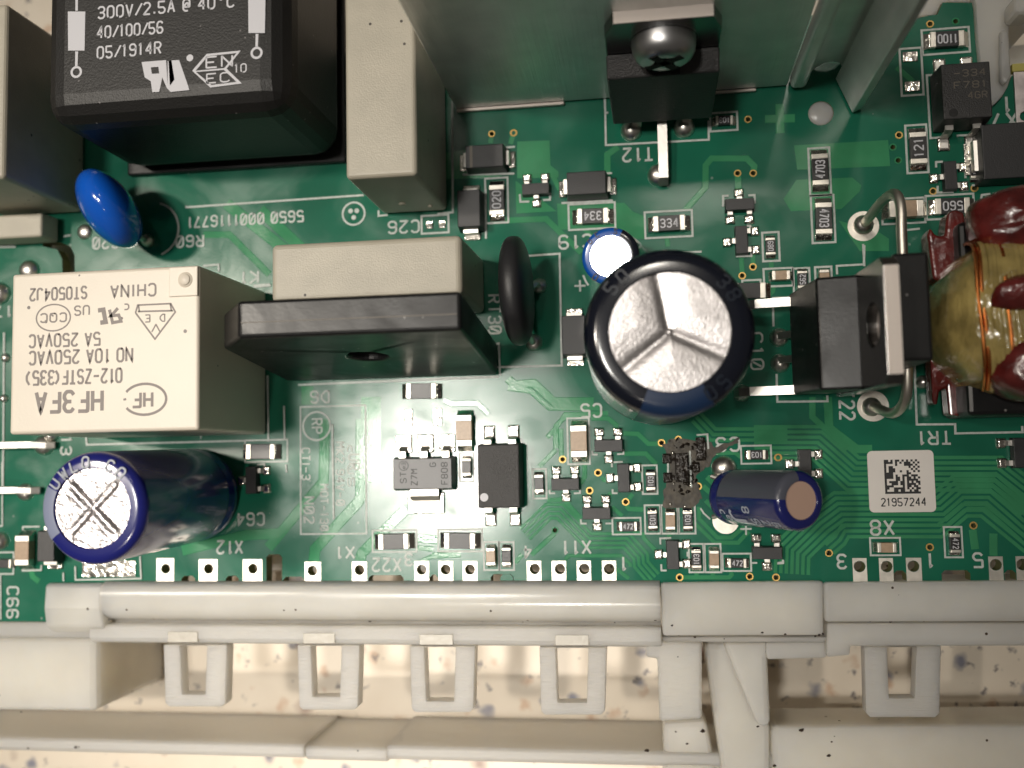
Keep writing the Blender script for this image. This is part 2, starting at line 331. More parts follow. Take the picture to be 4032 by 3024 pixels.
band = [(-13.35, -5), (-13.35, 0.06), Y6(74, 0.07), Y6(112, 0.78), Y6(126, 0.96), Y6(150, 1.08), Y6(190, 1.14), Y6(240, 1.15), Y6(280, 1.08), Y6(308, 0.95), Y6(330, 0.76), Y6(348, 0.5), Y6(364, 0.1), Y6(378, -0.4), Y6(394, -1.1), (Y6(394, -1.1)[0], -5)]
profx('front_band', band, xc, xb, 'plastic', 0.0, sm=True)
profx('front_band_end', [(-13.35, -5), (-13.35, 0.05), Y6(80, 0.06), Y6(110, 0.7), Y6(300, 0.9), Y6(450, 0.5), Y6(500, -0.8), (Y6(500, -0.8)[0], -5)], xa, xc - 0.02, 'plastic', 0.25)
profx('groove_floor', [(Y6(388, -1.3)[0], -5), (Y6(388, -1.3)[0], -1.3), (Y6(436, -1.3)[0], -1.3), (Y6(436, -1.3)[0], -5)], xc - 1, xb, bevel=0)
xr0 = P('B5', 715, 450, -0.2).x; xr1 = P('B7', 1214, 500, -0.2).x
profx('upper_rail', [(Y6(432, -0.2)[0], -4), Y6(432, -0.2), Y6(450, 0.0), Y6(540, 0.0), Y6(572, -0.25), Y6(580, -0.8), (Y6(580, -0.8)[0], -4)], xr0, xr1, 'plastic_scratched', 0.08)
def loop(c, o, i, zt=-0.7):
    x0, y0, x1, y1 = o; a0, b0, a1, b1 = i; k = (x1 - x0) * 0.055
    outer = [(x0 - 6, y0), (x0 + 8, y1 - k), (x0 + 8 + k, y1), (x1 - 8 - k, y1), (x1 - 8, y1 - k), (x1 + 6, y0)]
    inner = [(a0 - 8, b0 + 6), (a0 + 8, b1), (a1 - 6, b1), (a1 + 8, b0 + 6)]
    return poly('latch_loop', c, outer, zt - 1.8, zt, 'plastic_scratched', 0.18, [inner])
loop('B5', (1300, 582, 1790, 1070), (1430, 582, 1630, 975))
loop('B6', (350, 584, 830, 1095), (455, 584, 685, 995))
loop('B6', (1240, 592, 1745, 1115), (1355, 592, 1590, 1030))
loop('B7', (255, 600, 775, 1135), (385, 600, 630, 1040))
loop('B8', (955, 594, 1550, 1155), (1135, 594, 1355, 1005))
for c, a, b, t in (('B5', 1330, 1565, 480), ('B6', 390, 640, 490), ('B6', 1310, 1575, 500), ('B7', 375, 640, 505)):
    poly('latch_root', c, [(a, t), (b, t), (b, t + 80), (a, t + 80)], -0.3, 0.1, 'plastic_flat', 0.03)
# lower ledge and outer rim
xl = P('B7', 1225, 1300, -9).x
xs = [-115, P('B6', 398, 1440, -5).x, P('B6', 1052, 1440, -5).x, xl]
for a, b, dy, dz in ((xs[0], xs[1], 0.0, 0.0), (xs[1], xs[2], 0.25, -0.25), (xs[2], xs[3] + 14, -0.1, 0.05)):
    y0 = Y6(1388, -5)[0] - dy; y1 = Y6(1506, -5)[0] - dy
    profx('outer_rim', [(y0, -16.9), (y0, -5.2 + dz), (y0 - 0.3, -4.9 + dz), (y1 + 0.5, -5.0 + dz), (y1, -5.5 + dz), (y1, -16.9)], a + 0.03, b - 0.03, 'plastic_scratched', 0.15)
poly('side_plate', 'B5', [(-400, 522), (768, 530), (772, 1112), (-400, 1100)], -16.9, -2.0, 'plastic', 0.5)
poly('side_step', 'B5', [(-400, 404), (338, 404), (700, 404), (712, 530), (-400, 520)], -9.2, -2.3, 'plastic', 0.1)
# right-hand end
poly('end_panel', 'B7', [(1208, 92), (2500, 78), (2500, 508), (1226, 512)], -5, 0.7, 'plastic', 0.2)
poly('end_ledge', 'B7', [(1216, 520), (2520, 520), (2520, 560), (1216, 560)], -5, -0.9, 'plastic', 0.1)
poly('end_pillar', 'B7', [(1084, 436), (1214, 436), (1224, 560), (1536, 562), (1536, 1168), (1200, 1190), (1184, 690), (1090, 682)], -9, -0.55, 'plastic_scratched', 0.2)
poly('end_web', 'B7', [(1552, 564), (1760, 564), (2078, 1240), (2078, 1800), (1720, 1800)], -10, -4.2, 'plastic', 0.4)
poly('end_wall', 'B7', [(1700, 566), (2120, 566), (2058, 690), (2082, 1235), (1980, 1235)], -10, -2.2, 'plastic', 0.4)
poly('end_floor', 'B7', [(1228, 1196), (1566, 1176), (1700, 1800), (1228, 1800)], -10, -5.2, 'plastic', 0.4)
poly('corner_floor', 'B8', [(210, 1226), (2700, 1214), (2700, 1900), (210, 1900)], -12, -4.6, 'plastic', 0.4)
poly('end_band', 'B8', [(628, 88), (2700, 70), (2700, 394), (634, 400)], -5, 0.62, 'plastic', 0.2)
poly('end_rail', 'B8', [(655, 412), (2700, 408), (2700, 588), (838, 592), (832, 664), (655, 680)], -4, -0.2, 'plastic', 0.12)
poly('window_header', 'B8', [(172, 566), (652, 560), (652, 684), (176, 698)], -5, -1.3, 'plastic', 0.15)
# tray floor under the board, a locating peg, the corner wall at the upper right
obj('tray_floor', MB().box((-12, 15, -9), (118, 55, 2)), 'plastic', hs)
pg = P('A4', 385, 740)
obj('locating_peg', MB().lathe([(0.0, 0.12), (1.0, 0.12), (1.22, -0.05), (1.22, -8)], 24, Matrix.Translation(pg)), 'plastic', hs, auto=True)
poly('corner_wall', 'D3', [(382, -60), (402, 40), (418, 300), (436, 480), (470, 700), (492, 880), (515, 872), (560, 842), (610, 790), (655, 715), (686, 622), (668, 296), (668, 150), (900, 150), (900, -60)], -7, 0.9, 'plastic', 0.3)
poly('corner_rib', 'D3', [(606, 240), (660, 240), (686, 610), (640, 690), (606, 640)], 0.92, 1.9, 'plastic', 0.25)
poly('corner_block', 'D3', [(722, -60), (900, -60), (900, 98), (722, 100)], 0.92, 4.2, 'plastic', 0.3)
poly('corner_shelf', 'D2', [(1600, 140), (1700, 128), (1742, 122), (1776, 34), (1830, 12), (2300, 6), (2300, -200), (1500, -200), (1500, 140)], -6, -0.4, 'plastic', 0.2)

# ================================================================== CIRCUIT BOARD
T_B = -1.6
YE = -13.3
holes = []
def notch(c, x0, x1, y, rnd=0.3):
    a = P(c, x0, y); b = P(c, x1, y); return (a.x, b.x, (a.y + b.y) / 2, rnd)
notches = [notch('B1', 1395, 1500, 1205), notch('B1', 1735, 1835, 1205), notch('B2', 95, 215, 1040), notch('B2', 225, 385, 1212), notch('B2', 880, 1150, 1200),
           notch('B2', 1350, 1415, 1196), notch('B2', 1820, 1995, 1192), notch('B3', -60, 38, 1388), notch('B4', 1012, 1108, 1165), notch('B4', 1380, 1600, 1162), notch('B4', 1862, 1950, 1160)]
notches.sort()
out = [(-95, -17.0), (xa - 0.02, -17.0), (xa - 0.02, YE)]
for a, b, y, r in notches: out += [(a, YE), (a, y - r), (a + r, y), (b - r, y), (b, y - r), (b, YE)]
out += [(70, YE), (70, 36.5), (36.4, 36.5)]
out += [tuple(P('D3', x, y)[:2]) for x, y in ((692, 622), (655, 715), (610, 790), (560, 842), (515, 872), (492, 884), (470, 700), (436, 480), (418, 300), (402, 60), (385, 22))]
out += [tuple(P('D2', x, y)[:2]) for x, y in ((1795, 22), (1748, 128), (1690, 132))]
out += [(22, 41.8), (20, 44.0), (-95, 44.0)]
# plated connector pads along the lower edge: square land with a drilled hole
pads = []
for c, x, y, xl_, xr_, yt in (('B1', 1275, 1150, 1205, 1338, 1070), ('B1', 1605, 1150, 1530, 1672, 1078), ('B1', 1945, 1150, 1868, 2016, 1078),
        ('B2', 450, 1165, 392, 515, 1098), ('B2', 812, 1160, 755, 868, 1095), ('B2', 1290, 1157, 1235, 1345, 1092), ('B2', 1474, 1157, 1420, 1530, 1092), ('B2', 1660, 1156, 1606, 1716, 1092),
        ('B3', 207, 1347, 146, 255, 1285), ('B3', 400, 1347, 337, 446, 1285), ('B3', 587, 1347, 530, 638, 1283), ('B3', 778, 1347, 724, 832, 1283),
        ('B4', 750, 1133, 697, 806, 1068), ('B4', 958, 1133, 900, 1008, 1068), ('B4', 1164, 1131, 1108, 1226, 1066), ('B4', 1797, 1120, 1742, 1852, 1056), ('B4', 2002, 1118, 1952, 2066, 1054)):
    h = P(c, x, y); pads.append((h, P(c, xl_, y).x, P(c, xr_, y).x, P(c, x, yt).y)); holes.append(circ(h.x, h.y, 0.52, 16))
vias = [('A2', 1553, 875), ('A2', 1695, 868), ('A3', 38, 868), ('A3', 1568, 780), ('A3', 1500, 1132), ('A3', 1602, 1132), ('A4', 1098, 157), ('A4', 1265, 140), ('A4', 895, 883),
        ('A4', 855, 962), ('A4', 890, 1048), ('A4', 1118, 1250), ('A4', 1388, 1230), ('A7', 1600, 250), ('A7', 1530, 308), ('B3', 420, 505), ('B3', 692, 608), ('B3', 628, 745), ('B3', 905, 832),
        ('B3', 1180, 378), ('B3', 1310, 352), ('B3', 1462, 712), ('B3', 2075, 490), ('B4', 125, 295), ('B4', 515, 1030), ('B4', 1290, 985), ('B4', 1625, 818), ('B3', 1320, 1412), ('B3', 1858, 1405), ('B3', 362, 1050), ('B3', 2060, 1412)]
VB = [P(*q) for q in vias]
for p_ in VB: holes.append(circ(p_.x, p_.y, 0.235, 10))
holes.append(circ(pg.x, pg.y, 1.25, 20))
holes.append([tuple(P('A5', x, y)[:2]) for x, y in ((280, 88), (400, 92), (462, 118), (488, 175), (490, 430), (412, 430), (405, 200), (375, 138), (280, 116))])
board = obj('circuit_board', MB().prism(out, T_B, 0.0, holes), 'mask')
tag(board, 'green printed circuit board with white lettering and soldered components', 'circuit board')
board.data.materials.append(MATS['fr4_edge'])
for p_ in board.data.polygons:
    if abs(p_.normal.z) < 0.5: p_.material_index = 1
for h, x0, x1, yt in pads:
    yb = -13.32
    obj('connector_pad', MB().prism([(x0, yb), (x1, yb), (x1, yt), (x0, yt)], 0.005, 0.05, [circ(h.x, h.y, 0.55, 16)]), 'tin_flat', board)
via_me = MB().lathe([(0.235, -0.3), (0.235, 0.03), (0.25, 0.045), (0.37, 0.045), (0.38, 0.0)], 16).mesh('via_ring')
via_me.materials.append(MATS['gold'])
via_g = via_me.copy(); via_g.materials.clear(); via_g.materials.append(MATS['mask_copper'])
for q_, p_ in zip(vias, VB): obj('via_ring', via_g if q_ in (('A4', 1265, 140), ('A4', 855, 962), ('A4', 890, 1048), ('B3', 362, 1050)) else via_me, None, board, p_)

# copper under the mask -------------------------------------------------
ZC = [0.0]
def zup(): ZC[0] += 0.00012; return ZC[0]
def trace(c, pts, w=0.32, m='mask_copper', z=0.024):
    obj('copper_trace', MB().ribbon([P(c, x, y) for x, y in pts], w, -0.004, z + zup(), 0.07), m, board)
def pour(c, pts, z=0.018):
    obj('copper_area', MB().prism([tuple(P(c, x, y)[:2]) for x, y in pts], -0.01, 0.018 + zup()), 'mask_copper', board, bevel=0.012, seg=1)
def bundle(c, pts, n, pitch, w=0.2, z=0.02):
    q = [Vector(P(c, x, y)[:2]) for x, y in pts]
    for k in range(n):
        off = (k - (n - 1) / 2) * pitch; o2 = []
        for i, p_ in enumerate(q):
            d0 = (p_ - q[i - 1]).normalized() if i else None; d1 = (q[i + 1] - p_).normalized() if i < len(q) - 1 else None
            d0 = d0 or d1; d1 = d1 or d0; n0 = Vector((-d0.y, d0.x)); n1 = Vector((-d1.y, d1.x)); m_ = (n0 + n1).normalized(); o2.append(p_ + m_ * (off / max(0.4, m_.dot(n0))))
        obj('copper_trace', MB().ribbon(o2, w, -0.004, 0.022 + zup(), 0.05), 'mask_copper', board)
pour('A3', [(60, 925), (272, 918), (278, 1080), (330, 1120), (330, 1160), (60, 1165)])
pour('A3', [(-420, 1000), (-20, 940), (-20, 1130), (-60, 1160), (-420, 1170)], 0.016)
pour('A4', [(210, 950), (825, 915), (838, 1085), (230, 1110)])
pour('A4', [(140, 1300), (225, 1175), (590, 1160), (650, 1210), (640, 1250), (520, 1365), (190, 1380)])
pour('A4', [(500, 1440), (640, 1640), (830, 1640), (830, 1560), (770, 1520)], 0.015)
pour('A3', [(320, 1330), (760, 1325), (820, 1385), (890, 1410), (890, 1560), (700, 1560), (700, 1500), (330, 1500)], 0.014)
pour('A3', [(50, 1180), (320, 1380), (55, 1395)], 0.012)
pour('A6', [(700, 1100), (830, 1100), (830, 1659), (700, 1659)], 0.02)
pour('A6', [(310, 1030), (390, 1030), (390, 1150), (310, 1150)], 0.012)
trace('A6', [(1240, 1120), (1290, 1145), (1460, 1140), (1530, 1210)], 0.5)
trace('A3', [(-20, 1440), (250, 1430), (480, 1650)], 0.5); trace('A3', [(720, 960), (650, 1010), (650, 1100), (640, 1300)], 0.55)
trace('A3', [(1160, 1370), (1290, 1225), (1292, 1080), (1330, 1035), (1560, 1035), (1610, 1085), (1606, 1110)], 0.5); trace('A3', [(1502, 1150), (1506, 1240)], 0.5)
trace('A3', [(450, 1440), (560, 1560)], 0.4); trace('A3', [(1038, 1540), (1045, 1610)], 0.35); trace('A3', [(270, 1100), (340, 1240)], 0.4)
trace('A2', [(40, 1370), (350, 1659)], 1.1); trace('A2', [(-180, 1330), (240, 1659)], 1.1); trace('A5', [(1330, 40), (1500, 40), (1760, 300)], 0.6)
trace('A2', [(1550, 900), (1545, 935)], 0.4); trace('A2', [(1690, 890), (1675, 940)], 0.4)
trace('A4', [(115, 680), (120, 870)], 0.72, z=0.03); trace('A4', [(20, 778), (215, 772)], 0.72, z=0.03); trace('A4', [(880, 440), (985, 530)], 0.4)
trace('A7', [(1525, 190), (1530, 290)], 0.35); trace('A7', [(1600, 130), (1602, 240)], 0.35); trace('A7', [(1720, 215), (1722, 260)], 0.35); trace('A7', [(1735, 380), (1730, 410), (1640, 500)], 0.35)
trace('B2', [(545, 0), (540, 330), (535, 480), (110, 990)], 1.0); trace('B2', [(825, 0), (820, 600), (800, 640), (470, 1000), (460, 1090)], 1.05); trace('B2', [(1170, 690), (830, 1030), (815, 1090)], 1.0)
trace('B2', [(1370, 1050), (1590, 1040)], 0.5); trace('B2', [(1260, 915), (1420, 930)], 0.8); trace('B2', [(1250, 990), (1380, 1000)], 0.4); trace('B2', [(1290, 1090), (1390, 1045), (1480, 1045)], 0.3)
trace('B3', [(300, 340), (380, 250), (440, 160), (770, 150)], 0.35)
trace('B3', [(365, 260), (370, 420)], 0.45); trace('B3', [(405, 270), (412, 480)], 0.4); trace('B3', [(370, 430), (240, 560)], 0.35); trace('B3', [(360, 255), (450, 170), (640, 165)], 0.35)
trace('B3', [(640, 190), (770, 190), (845, 250)], 0.35); trace('B3', [(890, 305), (1000, 310), (1080, 385), (1160, 385)], 0.35); trace('B3', [(890, 460), (1060, 460), (1140, 540)], 0.35)
trace('B3', [(590, 540), (590, 640), (560, 690)], 0.35); trace('B3', [(300, 820), (410, 815), (440, 790)], 0.35); trace('B3', [(440, 830), (560, 960)], 0.4); trace('B3', [(720, 640), (740, 665), (790, 670)], 0.3)
trace('B3', [(790, 760), (780, 790)], 0.3); trace('B3', [(910, 860), (930, 885), (1040, 890)], 0.35); trace('B3', [(960, 770), (930, 810)], 0.3); trace('B3', [(800, 870), (880, 940)], 0.3); trace('B3', [(620, 790), (630, 770)], 0.3)
bundle('B3', [(130, 1080), (310, 905), (400, 905), (620, 1130), (910, 1130), (1020, 1250), (1025, 1310), (1120, 1420)], 4, 0.46, 0.22)
trace('B3', [(360, 1075), (180, 1240)], 0.35); trace('B3', [(110, 1235), (55, 1300)], 0.35); trace('B3', [(440, 1275), (470, 1245), (870, 1245), (940, 1310), (940, 1330)], 0.25)
trace('B3', [(840, 1350), (930, 1420)], 0.25); trace('B3', [(960, 1070), (1040, 1080), (1045, 1110), (1130, 1200)], 0.3); trace('B3', [(1240, 1080), (1240, 1110)], 0.3)
trace('B3', [(1470, 870), (1470, 960), (1610, 1105), (1720, 1105), (1820, 1020)], 0.3); trace('B3', [(1400, 970), (1440, 1000), (1590, 1145), (1770, 1145), (1850, 1060)], 0.3)
trace('B3', [(1450, 440), (1480, 455), (1750, 455), (1790, 490)], 0.3); trace('B3', [(1530, 640), (1600, 710)], 0.4); trace('B3', [(1500, 710), (1600, 800)], 0.4); trace('B3', [(1520, 820), (1600, 900)], 0.35)
trace('B3', [(1330, 1412), (1700, 1412), (1720, 1390), (1715, 1370)], 0.3); trace('B3', [(1450, 1375), (1450, 1412)], 0.3); trace('B3', [(1575, 1375), (1575, 1412)], 0.3)
trace('A7', [(0, 980), (40, 1020), (170, 1010), (300, 1130), (560, 1130)], 0.75); trace('A7', [(0, 1040), (150, 1060), (270, 1170), (600, 1170)], 0.5)
bundle('A7', [(1230, 1230), (1340, 1345), (1825, 1345)], 3, 0.55, 0.28)
bundle('B4', [(-60, 180), (430, 180), (700, 420), (1350, 420), (1500, 420), (1800, 420), (2080, 640)], 7, 0.52, 0.26)
bundle('B4', [(230, 1190), (235, 1010), (450, 800), (600, 690), (1380, 690), (1530, 560), (1760, 560), (2080, 840)], 7, 0.52, 0.26)
bundle('B4', [(520, 1000), (600, 930), (640, 860), (1370, 860), (1560, 700), (1700, 700), (2080, 1010)], 3, 0.55, 0.26)
trace('A8', [(430, 1100), (440, 1300), (620, 1440), (720, 1440)], 0.7); trace('A8', [(330, 1100), (330, 1230), (560, 1440)], 0.5)
trace('B4', [(1620, 850), (1640, 1000)], 0.6); trace('B4', [(1780, 880), (1780, 1050)], 0.6)
trace('B1', [(1400, 1010), (1900, 890), (2147, 880)], 1.0); trace('B1', [(240, 1160), (250, 1210), (300, 1250)], 0.5)

# white print -----------------------------------------------------------
def rect(c, x0, y0, x1, y1, w=0.2):
    a = P(c, x0, y0); b = P(c, x1, y1); x0, x1 = sorted((a.x, b.x)); y0, y1 = sorted((a.y, b.y)); h = w / 2
    obj('silkscreen_outline', MB().prism([(x0 - h, y0 - h), (x1 + h, y0 - h), (x1 + h, y1 + h), (x0 - h, y1 + h)], 0.03, 0.05, [[(x0 + h, y0 + h), (x1 - h, y0 + h), (x1 - h, y1 - h), (x0 + h, y1 - h)]]), 'silk', board)
def line(c, pts, w=0.2, z=0.05): obj('silkscreen_line', MB().ribbon([P(c, x, y) for x, y in pts], w, z - 0.02, z - 0.004 + 4 * zup()), 'silk', board)
def arc(c, x, y, r, a0, a1, w=0.2, n=24):
    q = P(c, x, y); obj('silkscreen_line', MB().ribbon([(q.x + r * math.cos(R(a0 + (a1 - a0) * i / n)), q.y + r * math.sin(R(a0 + (a1 - a0) * i / n))) for i in range(n + 1)], w, 0.03, 0.05), 'silk', board)
def silk(body, c, x, y, cap, rot=180, width=None): text(body, P(c, x, y, 0.055), cap, 'silk', board, rot, width, 'silkscreen_text', bold=0.015)
for q in (('A2', 1510, 1168, 1662, 1452), ('A2', 1095, 1412, 1272, 1518), ('A3', 395, 1338, 702, 1488), ('A3', 893, 1388, 1206, 1542), ('A3', 1320, 742, 1500, 848), ('A7', 1660, 28, 1775, 210),
          ('A8', 10, 265, 202, 372), ('A8', 203, 262, 315, 420), ('A8', 346, 253, 460, 420), ('A7', 1530, 340, 1655, 478), ('A4', 302, 972, 452, 1272), ('A4', 318, 1282, 480, 1582), ('A4', 1042, 200, 1358, 338),
          ('A4', 898, 322, 1055, 618), ('A4', 935, 822, 1088, 1125), ('A4', 1068, 1282, 1388, 1420), ('A4', 780, 1306, 1068, 1452), ('B3', 455, 190, 630, 540), ('B3', 190, 580, 298, 805),
          ('B3', 1030, 552, 1150, 770), ('B3', 1050, 858, 1175, 1075), ('B3', 1176, 858, 1308, 1075), ('B3', 1309, 858, 1442, 1075), ('B3', 802, 956, 1022, 1080), ('B3', 1790, 402, 2025, 535),
          ('B3', 1388, 1155, 1508, 1372), ('B3', 1510, 1155, 1640, 1372), ('B3', 1648, 1230, 1870, 1362), ('B4', 830, 914, 1066, 1046), ('B4', 1396, 830, 1544, 1062),
          ('B2', 912, 856, 1250, 1020), ('B2', 1416, 850, 1755, 1016), ('B2', 1766, 946, 1884, 1160), ('B2', 1885, 946, 2000, 1160), ('B2', 1580, 262, 1690, 480), ('B1', 1885, 165, 2210, 325), ('B1', -60, 1025, 104, 1190),
          ('B2', 358, -92, 866, 880)):
    rect(*q, w=0.17 if q[0][0] == 'B' else 0.2)
for q in (('A2', [(-440, 1345), (-440, 1355), (718, 1276)]), ('A2', [(815, 1375), (815, 1412), (875, 1405)]), ('A2', [(1296, 660), (1300, 1388), (1200, 1398)]), ('A2', [(1365, 1142), (1700, 1135)]), ('A2', [(1648, 965), (1705, 960)]),
          ('A2', [(1514, 1235), (1516, 1560)]), ('A3', [(350, 1328), (685, 1310)]), ('A3', [(620, 1135), (680, 1132)]), ('A3', [(78, 1270), (82, 1320), (140, 1318)]), ('A3', [(230, 1308), (275, 1306), (275, 1262)]),
          ('A3', [(655, 738), (636, 738), (632, 640)]), ('A3', [(634, 640), (640, 950), (1312, 914), (1310, 790)]), ('A3', [(1405, 1350), (1405, 1282), (1440, 1280)]), ('A3', [(1570, 1278), (1610, 1276), (1612, 1330)]),
          ('A3', [(1560, 1476), (1582, 1476), (1582, 1510)]), ('A7', [(1490, 183), (1590, 180), (1590, 140)]), ('A4', [(1110, 492), (1075, 494), (1100, 905), (1180, 898)]), ('A4', [(1270, 888), (1420, 880), (1420, 860)]),
          ('A4', [(1180, 1058), (1136, 1060), (1136, 1095)]), ('A4', [(1146, 1215), (1146, 1260), (1250, 1255)]), ('A4', [(1328, 1128), (1328, 1165)]), ('A4', [(1345, 1030), (1432, 1020), (1440, 1208), (1370, 1212)]),
          ('A4', [(1430, 1300), (1435, 1275), (1490, 1268)]), ('A4', [(940, 1659), (936, 1505), (1030, 1495)]), ('A4', [(1440, 852), (1520, 845)]), ('A4', [(660, 1595), (668, 1740)]),
          ('A8', [(75, 640), (70, 455), (185, 450)]), ('A8', [(490, 300), (488, 245), (665, 235), (668, 110)]), ('A8', [(95, 950), (100, 1132), (428, 1128), (425, 1090)]), ('A8', [(995, 865), (1010, 1280), (1260, 1278), (1262, 1338), (1700, 1330), (1698, 1290)]),
          ('A7', [(120, 180), (338, 165), (352, 895), (-30, 905), (-240, 905)]), ('A6', [(1570, 760), (1600, 750), (1608, 960)]), ('A7', [(1265, 152), (1100, 160)]),
          ('A6', [(290, 1022), (1600, 968)]), ('A6', [(0, 372), (105, 366)]), ('A5', [(1330, 245), (1430, 236), (1432, 280)]), ('A5', [(1660, 382), (1770, 372)]), ('A5', [(565, 1360), (570, 1412), (1600, 1386)]),
          ('A5', [(1750, 960), (1755, 1390)]), ('B1', [(1545, 100), (1548, 150)]), ('B1', [(2185, -100), (2190, 160)]), ('A5', [(30, 680), (22, 1720)]), ('B1', [(20, 330), (22, 820), (0, 822)]), ('A5', [(0, 122), (105, 120)]), ('A5', [(420, 52), (465, 44)]),
          ('B1', [(180, 880), (180, 828), (310, 826)]), ('B1', [(175, 1120), (178, 1165), (320, 1160), (322, 1120)]), ('B1', [(490, 1180), (492, 1245)]), ('B1', [(8, 1200), (10, 1540)]),
          ('B1', [(1980, 350), (2035, 345), (2035, 400)]), ('B1', [(2200, 350), (2205, 410)]), ('B3', [(648, 440), (650, 468), (690, 468)]), ('B3', [(840, 465), (888, 463), (886, 430)]),
          ('B3', [(320, 740), (322, 766), (362, 766)]), ('B3', [(508, 766), (555, 764), (553, 735)]), ('B3', [(800, 565), (798, 528), (882, 524)]), ('B3', [(804, 735), (805, 765), (842, 765)]), ('B3', [(560, 965), (562, 998), (605, 998)]), ('B3', [(750, 998), (795, 997)]),
          ('B3', [(1172, 1158), (1170, 1112), (1255, 1108)]), ('B3', [(1178, 1310), (1180, 1358), (1220, 1358)]), ('B3', [(1380, 1215), (1380, 1252)]), ('B3', [(1870, 1300), (1915, 1300)]), ('B3', [(2070, 1305), (2115, 1302), (2115, 1280)]),
          ('B3', [(1450, 318), (1532, 312), (1540, 425)]), ('B3', [(1230, 480), (1230, 650)]), ('B3', [(1398, 440), (1410, 720)]), ('B3', [(1480, 880), (1505, 920), (1555, 965)]), ('B3', [(1785, 1040), (1872, 1038)]), ('B3', [(1828, 1000), (1830, 1085)]),
          ('A7', [(435, 376), (508, 374)]), ('A7', [(470, 338), (472, 412)]), ('B4', [(335, 282), (415, 280), (415, 315)]), ('B4', [(120, 1105), (160, 1100), (160, 1080)]), ('B2', [(605, 40), (615, 770)]),
          ('B1', [(1080, 1050), (1088, 1225), (600, 1235), (585, 1235), (582, 1130)])):
    line(*q, w=0.2 if q[0][0] == 'A' else 0.17)
arc('A1', 1000, 1500, 3.0, -70, 75, 0.22); arc('A7', 700, 240, 3.3, 35, 60, 0.2); arc('A7', 700, 240, 3.4, 195, 215, 0.2); arc('A2', 652, 1396, 1.22, 0, 360, 0.2); arc('A6', 410, 1290, 1.5, 0, 360, 0.2)
for dx, dy in ((-0.34, 0.3), (0.34, 0.3), (0, -0.42)):
    q = P('A2', 652, 1396); obj('silkscreen_mark', MB().prism(circ(q.x + dx, q.y + dy, 0.27, 8), 0.03, 0.05), 'silk', board)
silk('5650 0001116771', 'A2', -60, 1432, 1.15, 180, 13.2); silk('C26', 'A2', 978, 1482, 1.25, 180, 3.3); silk('C20', 'A1', 690, 1585, 1.25, 180, 3.0); silk('R60', 'A1', 1240, 1575, 1.2, 180, 3.1)
silk('K1', 'A5', 1628, 318, 1.3, 180, 2.0); silk('T12', 'A3', 848, 1008, 1.35, 180, 3.0); silk('C19', 'A7', 440, 85, 1.35, 180, 3.3); silk('RT30', 'A6', 1572, 560, 1.25, -90, 4.0)
silk('C10', 'A7', 1625, 800, 1.2, -90, 3.6); silk('D6', 'A6', 430, 1100, 1.2, 180, 2.0); silk('C5', 'B3', 640, 130, 1.3, 180, 2.0); silk('C3', 'B3', 1690, 390, 1.3, 180, 2.2)
silk('T22', 'A8', 555, 1150, 1.35, -90, 2.9); silk('TR1', 'A8', 1125, 1365, 1.25, 180, 3.0); silk('X8', 'B4', 925, 835, 1.35, 180, 2.1); silk('3', 'B4', 615, 1095, 1.3); silk('1', 'B4', 1290, 1085, 1.3); silk('5', 'B4', 1660, 1085, 1.3)
silk('1', 'B3', 885, 1305, 1.3); silk('4', 'B3', 150, 1215, 1.2); silk('X11', 'B3', 525, 1180, 1.3, 180, 2.9); silk('3', 'B2', 1190, 1080, 1.2); silk('X22', 'B2', 1020, 1120, 1.3, 180, 3.0)
silk('X12', 'B1', 1765, 985, 1.3, 180, 2.8); silk('C64', 'B1', 1925, 770, 1.25, 180, 3.0); silk('C66', 'B5', 100, 245, 1.3, -90, 3.3); silk('13', 'B1', 508, 205, 1.2, -90, 1.9); silk('17', 'A5', 20, 540, 1.2, 180, 2.0)
silk('X1', 'B2', 700, 1025, 1.2, 180, 2.0); silk('X7', 'D3', 630, 985, 1.5, 180, 2.4); silk('1', 'D3', 648, 850, 1.5, 180)
silk('CTI-3', 'B2', 400, 345, 0.85, -90, 3.3); silk('N02', 'B2', 425, 700, 1.05, -90, 2.7); silk('MOT-130', 'B2', 540, 680, 0.8, -90, 4.8); silk('MK2 94V-0', 'B2', 662, 420, 0.85, -90, 6.6); silk('c US', 'B2', 745, 360, 0.7, -90, 4.2)
silk('RP', 'A6', 410, 1290, 1.1, -90, 1.5); silk('UR', 'B2', 770, 330, 1.1, -90, 1.6)
# bare soldered lands and solder joints of the board
def land(c, x, y, w, h, hz=0.16, name='solder_land', m='tin'):
    q = P(c, x, y); obj(name, MB().box((0, 0, hz / 2), (w, h, hz)), m, board, q, bevel=min(hz * 0.8, 0.14), seg=3)
for q in (('A2', 1148, 1470, 0.75, 0.85), ('A2', 1230, 1465, 0.75, 0.85), ('A4', 967, 372, 1.45, 1.05), ('A4', 982, 566, 1.45, 1.05), ('A6', 1012, 1235, 0.85, 1.8), ('A6', 1200, 1230, 0.95, 1.8)): land(*q)
land('B1', 838, 1150, 6.2, 1.8, 0.12, m='tin')
def dome(c, x, y, r, h, name='solder_joint', m='tin_dome', parent=None):
    q = P(c, x, y); pr = [(r * math.cos(a), h * math.sin(a)) for a in [math.pi / 2 * i / 7 for i in range(8)]]; pr[-1] = (0.001, h)
    return obj(name, MB().lathe(pr, 20), m, parent or board, q, auto=True)
dome('A3', 983, 1145, 1.15, 0.9); dome('A3', 805, 855, 1.1, 1.0); dome('A3', 1150, 835, 1.1, 1.0); dome('A8', 112, 712, 0.95, 1.0); dome('A8', 118, 880, 0.95, 1.0)
